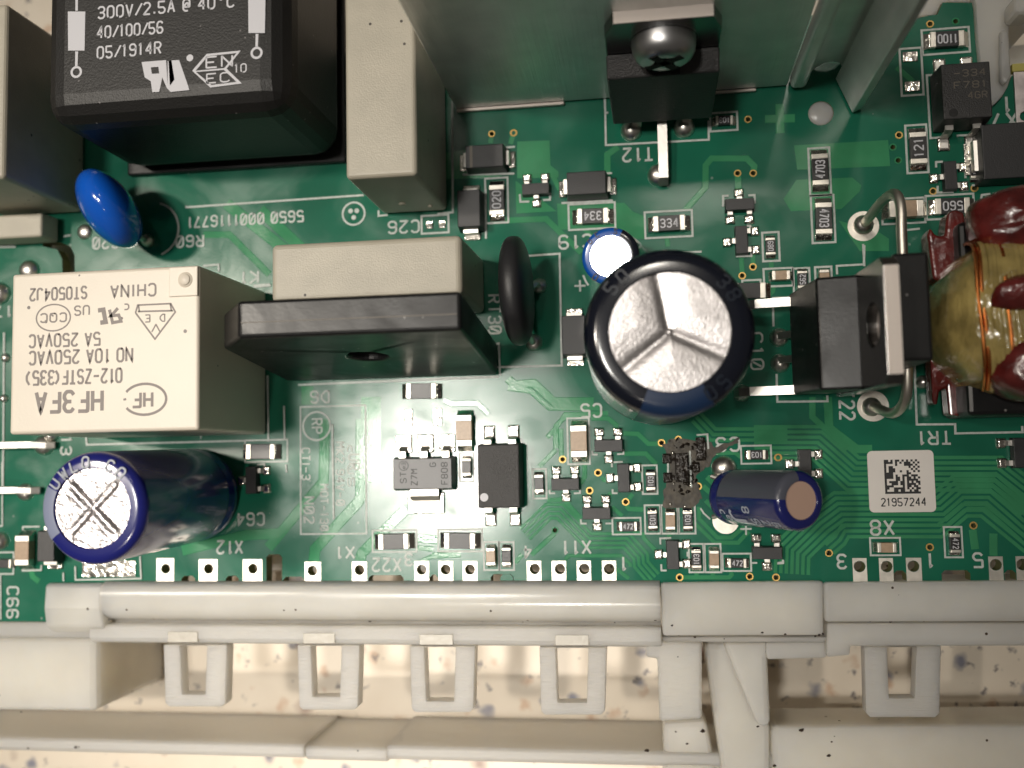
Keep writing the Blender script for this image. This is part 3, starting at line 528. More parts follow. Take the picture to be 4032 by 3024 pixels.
dome('A7', 1530, 1075, 0.85, 0.9); dome('D6', 370, 345, 1.25, 1.0); dome('A4', 662, 1470, 1.0, 0.9); dome('A8', 715, 1165, 0.95, 0.9); dome('B1', 345, 200, 1.15, 1.0); dome('B1', 200, 560, 1.0, 0.8); dome('B1', 5, 935, 1.0, 0.9)
dome('A1', 968, 1572, 0.75, 0.9); dome('A7', 205, 375, 0.8, 0.8); dome('A7', 170, 745, 0.9, 0.8); dome('A5', 195, 275, 1.2, 0.9); dome('A5', 0, 425, 1.3, 1.0); dome('A1', 555, 1515, 0.9, 0.5); dome('D1', 350, 1215, 0.7, 0.8); dome('B1', 400, 125, 0.8, 0.9)
dome('A5', 40, 845, 0.55, 0.5); dome('A5', 30, 1110, 0.5, 0.5)
def ring_pad(c, x, y, ro, ri):
    q = P(c, x, y); obj('plated_ring', MB().prism(circ(q.x, q.y, ro, 28), 0.0, 0.05, [circ(q.x, q.y, ri, 20)]), 'tin_flat', board)
ring_pad('A4', 662, 1478, 1.5, 0.6); ring_pad('A8', 725, 1160, 1.5, 0.6)
q = P('D6', 395, 1110); obj('plated_ring', MB().prism(circ(q.x, q.y, 1.28, 28), 0.0, 0.05), 'tin_flat', board); obj('plated_ring', MB().prism(circ(q.x + 0.1, q.y + 0.15, 0.8, 24), 0.05, 0.09), 'tin_flat', board)

# ================================================================== SURFACE-MOUNT PARTS
CACHE = {}
def cm(key, fn, m):
    if key not in CACHE:
        me = fn().mesh(key[0] if isinstance(key, tuple) else key); me.materials.append(MATS[m]); CACHE[key] = me
    return CACHE[key]
def chip(kind, c, x, y, rot, size, label, mark=None, mr=0, group=None, dark=False, mcol='ink_white'):
    L_, W_, H_ = {'1206': (3.2, 1.6, 0.6), '1206c': (3.2, 1.65, 1.1), '0805': (2.0, 1.25, 0.55), '0603': (1.75, 0.95, 0.5), '0603c': (1.75, 0.95, 0.8)}[size]
    q = P(c, x, y, 0.3); jit = R(random.uniform(-1.4, 1.4))
    t = thing('chip_resistor' if kind == 'R' else 'chip_capacitor', label, 'resistor' if kind == 'R' else 'capacitor', (q.x, q.y, 0.0), R(rot) + jit, group)
    e = L_ * (0.17 if kind == 'R' else 0.2)
    bm = 'char' if dark else ('overcoat' if kind == 'R' else 'ceramic_tan')
    bd = obj('body', cm(('body', size, kind, dark), lambda: MB().box((0, 0, 0.08 + H_ / 2), (L_ - 2 * e + 0.04, W_ - 0.02, H_)), bm), None, t, bevel=0.05)
    for sgn in (-1, 1):
        tm = obj('terminal', cm(('terminal', size, kind, sgn, dark), lambda: MB().box((sgn * (L_ / 2 - e / 2), 0, 0.07 + H_ / 2), (e, W_, H_ + 0.03)), 'char' if dark else 'tin_flat'), None, t, bevel=0.06)
        def fil():
            a = sgn * (L_ / 2 - 0.02); b = sgn * (L_ / 2 + L_ * 0.17); w = W_ / 2 + 0.02
            return MB().hexa([(a, -w, 0.0), (b, -w, 0.0), (b, w, 0.0), (a, w, 0.0)] if sgn > 0 else [(b, -w, 0), (a, -w, 0), (a, w, 0), (b, w, 0)],
                             [(a, -w * .92, H_ * 0.75), (b, -w * .96, 0.16), (b, w * .96, 0.16), (a, w * .92, H_ * 0.75)] if sgn > 0 else [(b, -w * .96, 0.16), (a, -w * .92, H_ * .75), (a, w * .92, H_ * .75), (b, w * .96, 0.16)])
        obj('solder_fillet', cm(('solder_fillet', size, kind, sgn, dark), fil, 'char' if dark else 'tin'), None, tm, bevel=0.08, seg=2)
    if mark: text(mark, (0, 0, 0.08 + H_ + 0.012), W_ * 0.52, mcol, bd, mr, (L_ - 2 * e) * 0.82, 'marking')
    return t
def gull(x, y0, y1, zt, w, th=0.16):      # bent lead leaving the body along +y/-y
    s = 1 if y1 > y0 else -1; k = abs(y1 - y0)
    return MB().strip([(x, y0 - s * 0.1, zt), (x, y0 + s * k * 0.28, zt), (x, y0 + s * k * 0.5, zt * 0.55), (x, y0 + s * k * 0.58, 0.16), (x, y1, 0.12)], w, th, (1, 0, 0))
def blob(w, h, hz=0.2): return MB().box((0, 0, hz / 2), (w, h, hz))
def sot23(c, x, y, rot, label, group='three-legged transistors', dark=False):
    q = P(c, x, y, 0.9); t = thing('transistor', label, 'transistor', (q.x, q.y, 0), R(rot) + R(random.uniform(-1.2, 1.2)), group)
    w, d = 1.45, 0.65; bm, lm = ('char', 'char') if dark else ('epoxy', 'lead')
    obj('body', cm(('body', 'sot', dark), lambda: MB().hexa([(-w, -d, 0.12), (w, -d, 0.12), (w, d, 0.12), (-w, d, 0.12)], [(-w + .06, -d + .06, 0.98), (w - .06, -d + .06, 0.98), (w - .06, d - .1, 0.98), (-w + .06, d - .1, 0.98)]), bm), None, t, bevel=0.04)
    for nm, lx, s in (('a', -0.95, 1), ('b', 0.95, 1), ('c', 0, -1)):
        ld = obj('lead', cm(('lead', 'sot', nm, dark), lambda: gull(lx, s * d, s * 1.5, 0.5, 0.5), lm), None, t)
        o = obj('solder_fillet', cm(('solder_fillet', 'sot', dark), lambda: MB().hexa([(-.55, -.5, 0), (.55, -.5, 0), (.55, .5, 0), (-.55, .5, 0)], [(-.4, -.34, .26), (.4, -.34, .26), (.4, .3, .32), (-.4, .3, .32)]), 'char' if dark else 'tin'), None, ld, (lx, s * 1.38, 0), bevel=0.1)
    return t
def sma(c, x, y, rot, label, L_=4.3, W_=2.6, H_=2.1, band=False, group='black surface-mount diodes', tw=1.5):
    q = P(c, x, y, H_ * 0.7); t = thing('diode', label, 'diode', (q.x, q.y, 0), R(rot), group); a, b = L_ / 2, W_ / 2
    obj('body', MB().hexa([(-a, -b, 0.15), (a, -b, 0.15), (a, b, 0.15), (-a, b, 0.15)], [(-a + .18, -b + .12, H_), (a - .18, -b + .12, H_), (a - .18, b - .12, H_), (-a + .18, b - .12, H_)]), 'epoxy', t, bevel=0.08)
    for s in (-1, 1):
        tm = obj('terminal', MB().strip([(s * (a - .1), 0, H_ * 0.5), (s * (a + .18), 0, H_ * 0.5), (s * (a + .26), 0, H_ * 0.3), (s * (a + .24), 0, 0.1)], tw, 0.18), 'lead', t)
        obj('solder_fillet', MB().box((s * (a + .45), 0, 0.12), (0.75, tw + 0.25, 0.24)), 'tin', tm, bevel=0.1)
    if band: obj('cathode_band', MB().box((-a + 0.75, 0, H_ + 0.005), (0.28, W_ - 0.3, 0.012)), 'ink_dim', t)
    return t
chip('R', 'A2', 1588, 1310, 90, '1206', 'black chip resistor marked 020 beside the beige box capacitor C26', '020', 0)
chip('R', 'A3', 555, 1415, 0, '1206', 'black chip resistor 334 printed upside down, above the small blue can', '334', 180)
chip('R', 'A3', 1053, 1462, 0, '1206', 'black chip resistor 334 printed upright, just below the bent lead of the screwed transistor', '334', 0)
chip('R', 'A3', 1412, 790, 0, '0603', 'tiny chip resistor to the right of the screwed transistor, beside a gold via', '103', 180)
chip('R', 'A7', 1714, 118, 90, '0603', 'tiny upright chip resistor right of two stacked transistors above the big can', '680', 180)
chip('C', 'A8', 122, 310, 0, '0603c', 'tiny tan chip capacitor lying above the flat lead of the tabbed transistor')
chip('R', 'A8', 264, 335, 90, '0603', 'tiny chip resistor half hidden under the corner of the tabbed transistor', '562', 0)
chip('C', 'A8', 405, 330, 90, '0603c', 'tan chip capacitor mostly hidden behind the tabbed transistor')
chip('R', 'A7', 1575, 408, 0, '1206', 'chip resistor half covered by the right rim of the big capacitor', None)
chip('R', 'A4', 378, 1112, 90, '1206', 'chip resistor 4703, upper of the stacked pair, on a pale green copper patch', '4703', 0)
chip('R', 'A4', 402, 1430, 90, '1206', 'chip resistor 4703, lower of the stacked pair, left of the wire staple', '4703', 180)
chip('R', 'A4', 1205, 262, 0, '1206', 'chip resistor 1100 printed upside down near the top right board corner', '1100', 180)
chip('R', 'A4', 1018, 972, 90, '1206', 'chip resistor 121 standing below left of the right-hand optocoupler', '121', 0)
chip('R', 'A4', 1390, 1112, 90, '0603', 'tiny chip resistor 103 between small transistor and black block at right edge', '103', 0)
chip('R', 'A4', 1240, 1350, 0, '1206', 'chip resistor 560 printed upside down above the red transformer lug', '560', 180)
chip('C', 'A4', 930, 1375, 0, '1206c', 'large tan chip capacitor crossed by the bent wire staple')
chip('C', 'B3', 548, 366, 90, '1206c', 'large tan chip capacitor under the C5 lettering')
chip('R', 'B3', 240, 690, 90, '0603', 'tiny chip resistor just right of the dotted black optocoupler', None)
chip('C', 'B2', 1625, 90, 90, '1206c', 'tan chip capacitor at the upper right of the glare by the voltage regulator')
chip('R', 'B2', 1636, 368, 90, '0603', 'tiny chip resistor between voltage regulator and dotted optocoupler', None)
chip('R', 'B2', 1078, 940, 0, '1206', 'left of two wide chip resistors in a row above the X22 pads', None, dark=False)
chip('R', 'B2', 1585, 934, 0, '1206', 'right of two wide chip resistors in a row above the X22 pads', None)
chip('C', 'B2', 1825, 1054, 90, '0603c', 'tiny tan chip capacitor, left one of the boxed pair by the X22 pads')
chip('R', 'B2', 1942, 1054, 90, '0603', 'tiny chip resistor, right one of the boxed pair by the X22 pads', None)
chip('R', 'A6', 1096, 1062, 0, '1206', 'wide chip resistor touching the foot of the black bridge rectifier', None)
chip('R', 'B1', 2010, 250, 0, '1206', 'wide chip resistor in the shadow right of the white relay', None)
chip('R', 'B3', 1098, 672, 90, '0603', 'tiny chip resistor left of the burnt patch, boxed alone', '103', 0)
chip('R', 'B3', 1112, 968, 90, '0603', 'tiny chip resistor 103 at the left end inside the boxed trio under the burnt patch', '103', 180)
chip('C', 'B3', 1248, 975, 90, '0603c', 'tan chip capacitor, middle of the boxed trio under the burnt patch')
chip('R', 'B3', 1382, 970, 90, '0603', 'sooty chip resistor, right of the boxed trio under the burnt patch', '103', 0)
chip('R', 'B3', 925, 1020, 0, '0603', 'tiny chip resistor 472 lying flat, between a small transistor and the boxed trio', '472', 0)
chip('R', 'B3', 1910, 470, 0, '0603', 'tiny chip resistor above the leaning navy capacitor', '103', 180)
chip('R', 'B3', 1448, 1270, 90, '0603', 'tiny chip resistor 103 at the lower board edge right of the X11 pads', '103', 0)
chip('C', 'B3', 1583, 1270, 90, '0603c', 'tiny tan chip capacitor between resistors 103 and 472 at the lower edge')
chip('R', 'B3', 1762, 1302, 0, '0603', 'tiny chip resistor 472 lying flat at the lower board edge', '472', 0)
chip('C', 'B4', 952, 985, 0, '0603c', 'tan chip capacitor under the X8 lettering')
chip('R', 'B4', 1482, 955, 90, '0603', 'chip resistor 472 standing in shade right of the X8 pads', '472', 180)
chip('C', 'B1', 205, 1005, 90, '1206c', 'tan chip capacitor beside a black diode left of the navy capacitor')
chip('R', 'B1', 40, 1110, 0, '0603', 'chip resistor cut by the left edge above the C66 lettering', None)
chip('R', 'B3', 1482, 425, 90, '0603', 'charred chip resistor at the upper right of the burnt patch', None, dark=True)

sma('A2', 1512, 1030, 0, 'wide black diode with pale band under the heat sink edge', band=True)
sma('A2', 1410, 1370, 90, 'upright black diode between box capacitor C26 and resistor 020', L_=4.2)
sma('A3', 515, 1205, 0, 'plain black diode lying above upside-down resistor 334')
sma('A7', 432, 700, 90, 'upright black diode tucked against the left of the big capacitor', L_=4.3, W_=2.6)
sma('B1', 375, 975, 90, 'black diode partly covered by the navy capacitor', L_=3.6, W_=2.2, H_=1.9)
sma('D3', 760, 1240, 0, 'big black diode block cut by the right edge above the red transformer', L_=7.6, W_=5.6, H_=2.4, tw=3.0)

sot23('A3', 180, 1232, 0, 'small transistor between the two wide black diodes')
sot23('A3', 1515, 1335, 180, 'small transistor with single leg up, right of upright resistor 334')
sot23('A3', 1528, 1566, -90, 'small upright transistor directly above the big capacitor rim')
sot23('A4', 1235, 1145, -90, 'small upright transistor right of resistor 121')
sot23('B3', 772, 398, 0, 'small transistor right of the tan capacitor under C5')
sot23('B3', 440, 695, 0, 'small transistor right of the dotted optocoupler')
sot23('B3', 680, 920, 0, 'small transistor left of tiny resistor 472 and the boxed trio')
sot23('B3', 890, 648, -90, 'small upright transistor left of the burnt patch')
sot23('B3', 1268, 1240, -90, 'small upright transistor at the lower edge right of the X11 pads')
sot23('B3', 1995, 1225, 0, 'small transistor in shade below the leaning navy capacitor')
sot23('B1', 1930, 470, -90, 'small transistor in the shadow behind the tall navy capacitor')
sot23('B4', 335, 345, -90, 'small transistor hidden in shade above the leaning navy capacitor')
sot23('B4', 1985, 260, 90, 'small transistor at the right edge under the transformer')
sot23('B3', 1335, 570, 90, 'charred transistor in the middle of the burnt patch', group=None, dark=True)

# burnt residue round the failed transistor
res = MB()
for i in range(44):
    a = random.uniform(0, 6.28); r_ = abs(random.gauss(0, 1.0)); cx, cy = P('B3', 1335 + random.uniform(-90, 120), 560 + random.uniform(-210, 230))[:2]
    rr = random.uniform(0.08, 0.32); ph = [random.uniform(0.6, 1.35) for _ in range(9)]
    base = [(cx + rr * ph[k] * math.cos(6.283 * k / 9), cy + rr * ph[k] * math.sin(6.283 * k / 9), 0.02) for k in range(9)]
    top = [(cx + (p_[0] - cx) * 0.45, cy + (p_[1] - cy) * 0.45, random.uniform(0.06, 0.2)) for p_ in base]
    res.add(base + top + [(cx, cy, random.uniform(0.2, 0.42))], [(k, (k + 1) % 9, 9 + (k + 1) % 9, 9 + k) for k in range(9)] + [(9 + k, 9 + (k + 1) % 9, 18) for k in range(9)])
for bx_, by_, br_ in ((1268, 455, .2), (1385, 460, .16), (1490, 495, .2), (1275, 690, .14), (1400, 700, .16), (1250, 850, .16), (1360, 870, .14)): dome('B3', bx_, by_, br_, br_ * 0.9, 'solder_bead', 'tin', board)
tag(obj('burnt_residue', res.mesh('burnt_residue', True), 'char'), 'crusty black charred residue around the failed transistor', 'residue', kind='stuff')
def soot_patch(c, pts, z):
    pts = [tuple(P(c, x, y)[:2]) for x, y in pts]; o2 = []
    for i, p_ in enumerate(pts):
        n_ = pts[(i + 1) % len(pts)]
        for k in range(5):
            f = k / 5; o2.append((p_[0] + (n_[0] - p_[0]) * f + random.uniform(-.13, .13), p_[1] + (n_[1] - p_[1]) * f + random.uniform(-.13, .13)))
    obj('scorch_mark', MB().prism(o2, -0.01, z), 'soot', board)
soot_patch('B3', [(1190, 400), (1260, 340), (1420, 360), (1560, 380), (1600, 440), (1540, 560), (1440, 640), (1500, 800), (1420, 880), (1200, 890), (1190, 760), (1240, 640), (1230, 480)], 0.058)
soot_patch('B3', [(1540, 440), (1640, 400), (1780, 340), (1760, 370), (1660, 440), (1570, 480)], 0.06)

def opto(c, x, y, rot, label, dotmark, marks, W_=4.5, D_=6.4, H_=3.7):
    q = P(c, x, y, H_); t = thing('optocoupler', label, 'optocoupler', (q.x, q.y, 0), R(rot)); a, b = W_ / 2, D_ / 2
    bd = obj('body', MB().hexa([(-a - .1, -b - .15, .3), (a + .1, -b - .15, .3), (a + .1, b + .15, .3), (-a - .1, b + .15, .3)], [(-a, -b, H_), (a, -b, H_), (a, b, H_), (-a, b, H_)]), 'epoxy_rough', t, bevel=0.12)
    for sx in (-1.27, 1.27):
        for s in (-1, 1):
            ld = obj('lead', MB().strip([(sx, s * (b - .1), H_ * 0.55), (sx, s * (b + .45), H_ * .55), (sx, s * (b + .62), H_ * .42), (sx, s * (b + .7), .3), (sx, s * (b + .9), .16), (sx, s * (b + 1.7), .14)], 0.75, 0.22, (1, 0, 0)), 'lead', t)
            obj('solder_fillet', MB().hexa([(sx - .65, s * (b + 1.3) - .75, 0), (sx + .65, s * (b + 1.3) - .75, 0), (sx + .65, s * (b + 1.3) + .75, 0), (sx - .65, s * (b + 1.3) + .75, 0)], [(sx - .5, s * (b + 1.3) - .6, .22), (sx + .5, s * (b + 1.3) - .6, .22), (sx + .5, s * (b + 1.3) + .6, .22), (sx - .5, s * (b + 1.3) + .6, .22)]), 'tin', ld, bevel=0.1)
    dx, dy, dm = dotmark
    obj('pin_dot', MB().lathe([(0.001, H_ + .012), (0.42, H_ + .012), (0.42, H_ - .1)], 18, Matrix.Translation((dx, dy, 0))), dm, bd)
    for s_, mx, my, w in marks: text(s_, (mx, my, H_ + .015), 0.62, 'ink_dim', bd, 0, w, 'marking')
    return t
opto('A4', 1338, 590, 0, 'black optocoupler with faint 334 F781 4GR print at the top right', (-1.3, -2.1, 'black_satin'), (('-334', 0.35, 1.7, 2.8), ('F781', 0.35, 0.55, 2.9), ('4GR', 0.95, -0.5, 1.7)), W_=4.4, D_=5.4)
opto('B2', 1880, 438, 0, 'black grainy optocoupler with a white dot near the board centre', (-1.5, -2.1, 'ink_white'), (), W_=4.2, D_=6.3, H_=2.6)

# voltage regulator with wide tab
q = P('B2', 1295, 420, 1.6); t = thing('voltage_regulator', 'black regulator with three legs and wide tab, greyed by the glare, marked Z7M', 'regulator', (q.x, q.y, 0))
obj('body', MB().hexa([(-3.25, -1.75, .12), (3.25, -1.75, .12), (3.25, 1.75, .12), (-3.25, 1.75, .12)], [(-3.05, -1.55, 1.65), (3.05, -1.55, 1.65), (3.05, 1.55, 1.65), (-3.05, 1.55, 1.65)]), 'epoxy_glare', t, bevel=0.06)
for lx in (-2.3, 0, 2.3):
    ld = obj('lead', gull(lx, 1.7, 3.6, 0.85, 0.75, 0.25), 'lead', t); obj('solder_fillet', MB().box((lx, 3.1, 0.12), (1.75, 1.9, 0.24)), 'tin', ld, bevel=0.12, seg=3)
obj('tab', gull(0, -1.7, -3.6, 0.85, 3.0, 0.25), 'lead', t); obj('solder_fillet', MB().box((0, -3.05, 0.12), (3.9, 2.2, 0.24)), 'tin', t, bevel=0.12, seg=3)
for s_, mx, w in (('ST', -2.0, 1.1), ('Z7M', -0.85, 1.6), ('F808', 2.3, 2.2)): text(s_, (mx, -0.35 if w < 2 else 0, 1.662), 0.62, 'ink_black', t, 90, w, 'marking')
text('e3', (-1.95, 0.85, 1.662), 0.4, 'ink_black', t, 90, 0.6, 'marking'); text('G', (1.1, 0.9, 1.662), 0.6, 'ink_black', t, 90, None, 'marking')
obj('marking_ring', MB().prism(circ(-1.95, 0.85, 0.52, 22), 1.655, 1.668, [circ(-1.95, 0.85, 0.45, 22)]), 'ink_black', t)

# ================================================================== LARGE PARTS
t_case = [None]
def block(name, label, cat, x0, y0, x1, y1, h, m, bev, z0=0.25, draft=0.1, group=None):
    t = thing(name, label, cat, ((x0 + x1) / 2, (y0 + y1) / 2, 0), 0, group); a, b = (x1 - x0) / 2, (y1 - y0) / 2
    t_case[0] = obj('case', MB().hexa([(-a - draft, -b - draft, z0), (a + draft, -b - draft, z0), (a + draft, b + draft, z0), (-a - draft, b + draft, z0)], [(-a, -b, h), (a, -b, h), (a, b, h), (-a, b, h)]), m, t, bevel=bev, seg=4)
    return t
t = block('box_capacitor', 'beige box capacitor cut by the left edge behind the blue disc', 'capacitor', -71.5, 28.1, -61.9, 45.8, 13.6, 'beige', 0.5)
t = block('box_capacitor', 'low beige box capacitor in front of the taller one at the left edge', 'capacitor', -74, 24.8, -64.9, 27.4, 3.2, 'beige', 0.3)
t = block('box_capacitor', 'beige box capacitor C26 between black filter box and heat sink', 'capacitor', -27.4, 26.0, -20.6, 44.2, 13.3, 'beige', 0.45)
for ax, az, r_ in ((-0.4, 4.0, 0.38), (2.2, 2.6, 0.25)):
    obj('moulding_pip', MB().lathe([(0.001, 0.12), (r_ * .6, 0.14), (r_, 0.05), (r_, -0.1)], 14, Matrix.Translation((ax, -9.2 - 0.07, az)) @ Matrix.Rotation(R(90), 4, 'X')), 'beige', t, auto=True)
rs = random.Random(4)
for z_, y0_, y1_, hh in ((9.7, -1.2, 5.6, 0.75), (9.7, -4.6, -2.0, 1.0), (8.3, -3.4, 4.0, 0.6), (6.6, -0.6, 3.6, 1.1), (6.4, -6.0, -2.0, 0.9), (4.6, -4.8, 1.6, 0.9)):
    y_ = y0_; mb_ = MB()
    while y_ < y1_:
        w_ = rs.uniform(0.2, 0.6); h_ = hh * rs.uniform(0.5, 1.0); mb_.box((0, y_, z_ + rs.uniform(-0.1, 0.1)), (0.02, w_ * 0.75, h_)); y_ += w_ + 0.16
    o = obj('worn_print', mb_, 'ink_grey', t, (3.455, 0, 0)); o['kind'] = 'stuff'; o.rotation_euler.y = -0.0077
t = block('box_capacitor', 'beige box capacitor standing behind the black bridge rectifier', 'capacitor', -35.2, 14.9, -16.8, 20.5, 12.0, 'beige', 0.55)

# black filter box with white print
t = block('filter_choke', 'large black moulded filter box printed 300V/2.5A at the top left', 'filter', -56.1, 32.0, -31.6, 58, 17.0, 'black_grain', 2.6, 0.9)
obj('foot_rim', MB().box((0, -0.1, 0.5), (24.9, 26.4, 0.8)), 'black_satin', t, bevel=0.15)
ox, oy = (-56.1 - 31.6) / 2, 45.0
def bt(s_, c, x, y, cap, w, m='ink_white'): q = P(c, x, y, 17.02); text(s_, (q.x - ox, q.y - oy, 17.02), cap, m, t_case[0], 0, w, 'printed_text', bold=0.0)
bt('300V/2.5A @ 40°C', 'A1', 1080, 45, 1.1, 13.4); bt('40/100/56', 'A1', 848, 195, 1.08, 6.5); bt('05/1914R', 'A1', 842, 328, 1.08, 6.3); bt('10', 'A1', 1570, 445, 0.75, 1.1)
def bpoly(c, pts, hl=(), m='ink_white', nm='printed_mark'):
    f = lambda l: [(P(c, x, y, 17.02).x - ox, P(c, x, y, 17.02).y - oy) for x, y in l]
    obj(nm, MB().prism(f(pts), 16.99, 17.02, [f(h) for h in hl]), m, t_case[0])
def bcirc(c, x, y, r, r2=0):
    q = P(c, x, y, 17.02); obj('printed_mark', MB().prism(circ(q.x - ox, q.y - oy, r, 22), 16.99, 17.02, [circ(q.x - ox, q.y - oy, r2, 22)] if r2 else []), 'ink_white', t_case[0])
for x, y0, yy, y1, c0 in ((500, 75, 330, 470, 'A1'), (1678, -60, 215, 345, 'A1')):
    bpoly(c0, [(x - 57, y0), (x + 57, y0), (x + 52, yy), (x - 55, yy)]); bpoly(c0, [(x - 8, yy + 6), (x + 10, yy + 6), (x + 6, y1 - 38), (x - 10, y1 - 38)]); bpoly(c0, [(x - 6, y0 - 170), (x + 10, y0 - 170), (x + 8, y0 - 5), (x - 8, y0 - 5)]); bcirc(c0, x - 2, y1, 0.58, 0.36)
bpoly('A1', [(925, 405), (1085, 392), (1095, 560), (1095, 400), (1110, 395), (1170, 392), (1238, 588), (1115, 600), (1090, 575), (1060, 505), (1040, 600), (995, 602), (985, 530), (945, 505)], [[(985, 440), (1035, 436), (1040, 480), (992, 482)]])
bpoly('A1', [(1100, 395), (1120, 393), (1140, 520), (1110, 560)], m='black_grain')
bcirc('A1', 1240, 378, 0.33)
bpoly('A1', [(1255, 462), (1350, 352), (1572, 330), (1480, 448), (1580, 545), (1375, 572)], [[(1278, 462), (1358, 366), (1545, 346), (1465, 445)], [(1280, 470), (1462, 456), (1545, 535), (1382, 556)]])
for s_, x, y, cp, w in (('EN', 1432, 402, 1.0, 2.5), ('EC', 1425, 508, 0.85, 2.2)): bt(s_, 'A1', x, y, cp, w)

# relay
t = block('relay', 'cream white cube relay printed HF3FA upside down at the left', 'relay', -59.35, 2.9, -40.6, 18.05, 15.7, 'cream', 0.3, 0.3, 0.08)
ox, oy = (-59.35 - 40.6) / 2, (2.9 + 18.05) / 2
def rt(s_, c, x, y, cap, w, bold=0.02): q = P(c, x, y, 15.715); text(s_, (q.x - ox, q.y - oy, 15.715), cap, 'ink_grey', t_case[0], 180, w, 'printed_text', bold=bold)
rt('HF3FA', 'A5', 450, 1130, 1.85, 6.6, 0.06); rt('012-ZSTF(335)', 'A5', 485, 968, 1.25, 9.4); rt('NO 10A 250VAC', 'A5', 525, 835, 1.2, 10.3); rt('5A 250VAC', 'A5', 420, 728, 1.15, 7.1); rt('CHINA', 'A5', 870, 405, 1.1, 4.4); rt('ST0504J2', 'A5', 380, 425, 1.1, 5.7)
rt('CQC', 'A5', 348, 582, 0.8, 2.6, 0.03); rt('US', 'A5', 535, 535, 0.85, 1.45); rt('c', 'A5', 822, 520, 0.75, 0.55); rt('HF', 'A5', 930, 1118, 1.3, 1.9, 0.06); rt('D  E', 'A5', 1012, 585, 0.65, 1.9); rt('V', 'A5', 1018, 650, 0.7, 0.8)
def roval(x, y, rx, ry, w, a0=0, a1=360):
    q = P('A5', x, y, 15.71); n = 40; obj('printed_mark', MB().ribbon([(q.x - ox + rx * math.cos(R(a0 + (a1 - a0) * i / n)), q.y - oy + ry * math.sin(R(a0 + (a1 - a0) * i / n))) for i in range(n + 1)], w, 15.69, 15.712), 'ink_grey', t_case[0])
roval(348, 582, 1.72, 1.25, 0.14); roval(945, 1115, 2.1, 1.42, 0.24, -148, 150)
def rline(pts, w=0.16): obj('printed_mark', MB().ribbon([(P('A5', x, y, 15.71).x - ox, P('A5', x, y, 15.71).y - oy) for x, y in pts], w, 15.69, 15.712), 'ink_grey', t_case[0])
rline([(885, 550), (1012, 722), (1145, 545), (1115, 490), (900, 500), (885, 550)]); rline([(900, 542), (1130, 536)]); rline([(905, 500), (910, 545)], 0.14); rline([(1112, 492), (1120, 540)], 0.14)
rline([(640, 535), (675, 530), (690, 610), (655, 615)], 0.42); rline([(715, 530), (735, 615), (790, 605), (775, 565), (725, 570), (770, 520)], 0.3)
rline([(806, 1118), (824, 1114)], 0.2)
q0 = P('A5', 1108, 240, 15.7); q1 = P('A5', 1308, 438, 15.7)
cpd = obj('corner_pad', MB().box(((q0.x + q1.x) / 2 - ox - 0.1, (q0.y + q1.y) / 2 - oy - 0.12, 15.77), (q1.x - q0.x - 0.2, q0.y - q1.y - 0.2, 0.16)), 'cream', t, bevel=0.12)
q = P('A5', 1212, 335, 15.8); obj('vent_nib', MB().lathe([(0.72, 0), (0.68, 0.06), (0.55, 0.1), (0.5, 0.22), (0.3, 0.3), (0.001, 0.32)], 22), 'cream', cpd, (q.x - ox, q.y - oy, 15.85), auto=True)

# bridge rectifier: slab leaning slightly back, one corner cut, hole through its face
t = thing('bridge_rectifier', 'black flat bridge rectifier slab with a round hole, right of the relay', 'rectifier', (-26.7, 9.9, 0))
def slab(prof, y0, y1, lean, holes=()):       # outline in (x, z), thickness along y, leaning towards +y with height
    m_ = MB().prism(prof, -y1, -y0, holes); m_.v = [(x, -w + lean * z, z) for x, z, w in m_.v]; return m_
prof = [(-11.3, 0.9), (11.35, 0.9), (11.35, 20.0), (-8.2, 20.0), (-11.3, 16.2)]
obj('body', slab(prof, -1.65, 1.65, 0.115, [circ(0.7, 11.3, 1.9, 28)]), 'black_satin', t, bevel=0.35, seg=3)
obj('hole_shade', slab(circ(0.7, 11.3, 2.1, 28), 1.2, 1.5, 0.115), 'cavity_shade', t)  # black disc closing the hole, painting the shade inside it
for lx in (-8.5, -3, 3, 8.5): obj('lead', MB().box((lx, -0.1, 0.45), (0.9, 0.7, 0.9)), 'lead', t)
obj('mould_line', MB().box((1.5, 0, 0), (19.0, 0.09, 0.05)), 'ink_dim', t, (0, 2.0, 20.0))

# heat sink and the transistor screwed to it
t = thing('heat_sink', 'brushed aluminium heat sink sheet mirroring the green board', 'heat sink', (-2, 37.6, 0))
def lean_box(x0, x1, y0, y1, z0, z1, k=0.02): return MB().hexa([(x0, y0 + k * z0, z0), (x1, y0 + k * z0, z0), (x1, y1 + k * z0, z0), (x0, y1 + k * z0, z0)], [(x0, y0 + k * z1, z1), (x1, y0 + k * z1, z1), (x1, y1 + k * z1, z1), (x0, y1 + k * z1, z1)])
obj('plate', lean_box(-17.4, 16.7, -0.85, 0.9, 0.3, 31), 'alu', t, bevel=0.15)
obj('foot_glint', MB().box((-11.6, -1.05, 0.32), (11.4, 0.36, 0.5)), 'tab_metal', t, bevel=0.1)  # added pale strip painting the highlight along the plate's bottom edge
obj('foot_glint', MB().box((11.3, -1.05, 0.32), (4.6, 0.3, 0.4)), 'tab_metal', t, bevel=0.1)  # same painted highlight, right-hand stretch
obj('lip', lean_box(16.9, 18.5, -1.35, 0.2, 0.5, 31, 0.0), 'alu', t, bevel=0.5, seg=4)
w0 = Vector((21.35, -0.5)); w1 = Vector((22.85, -4.15)); nn = Vector((0.92, 0.38)) * 1.1
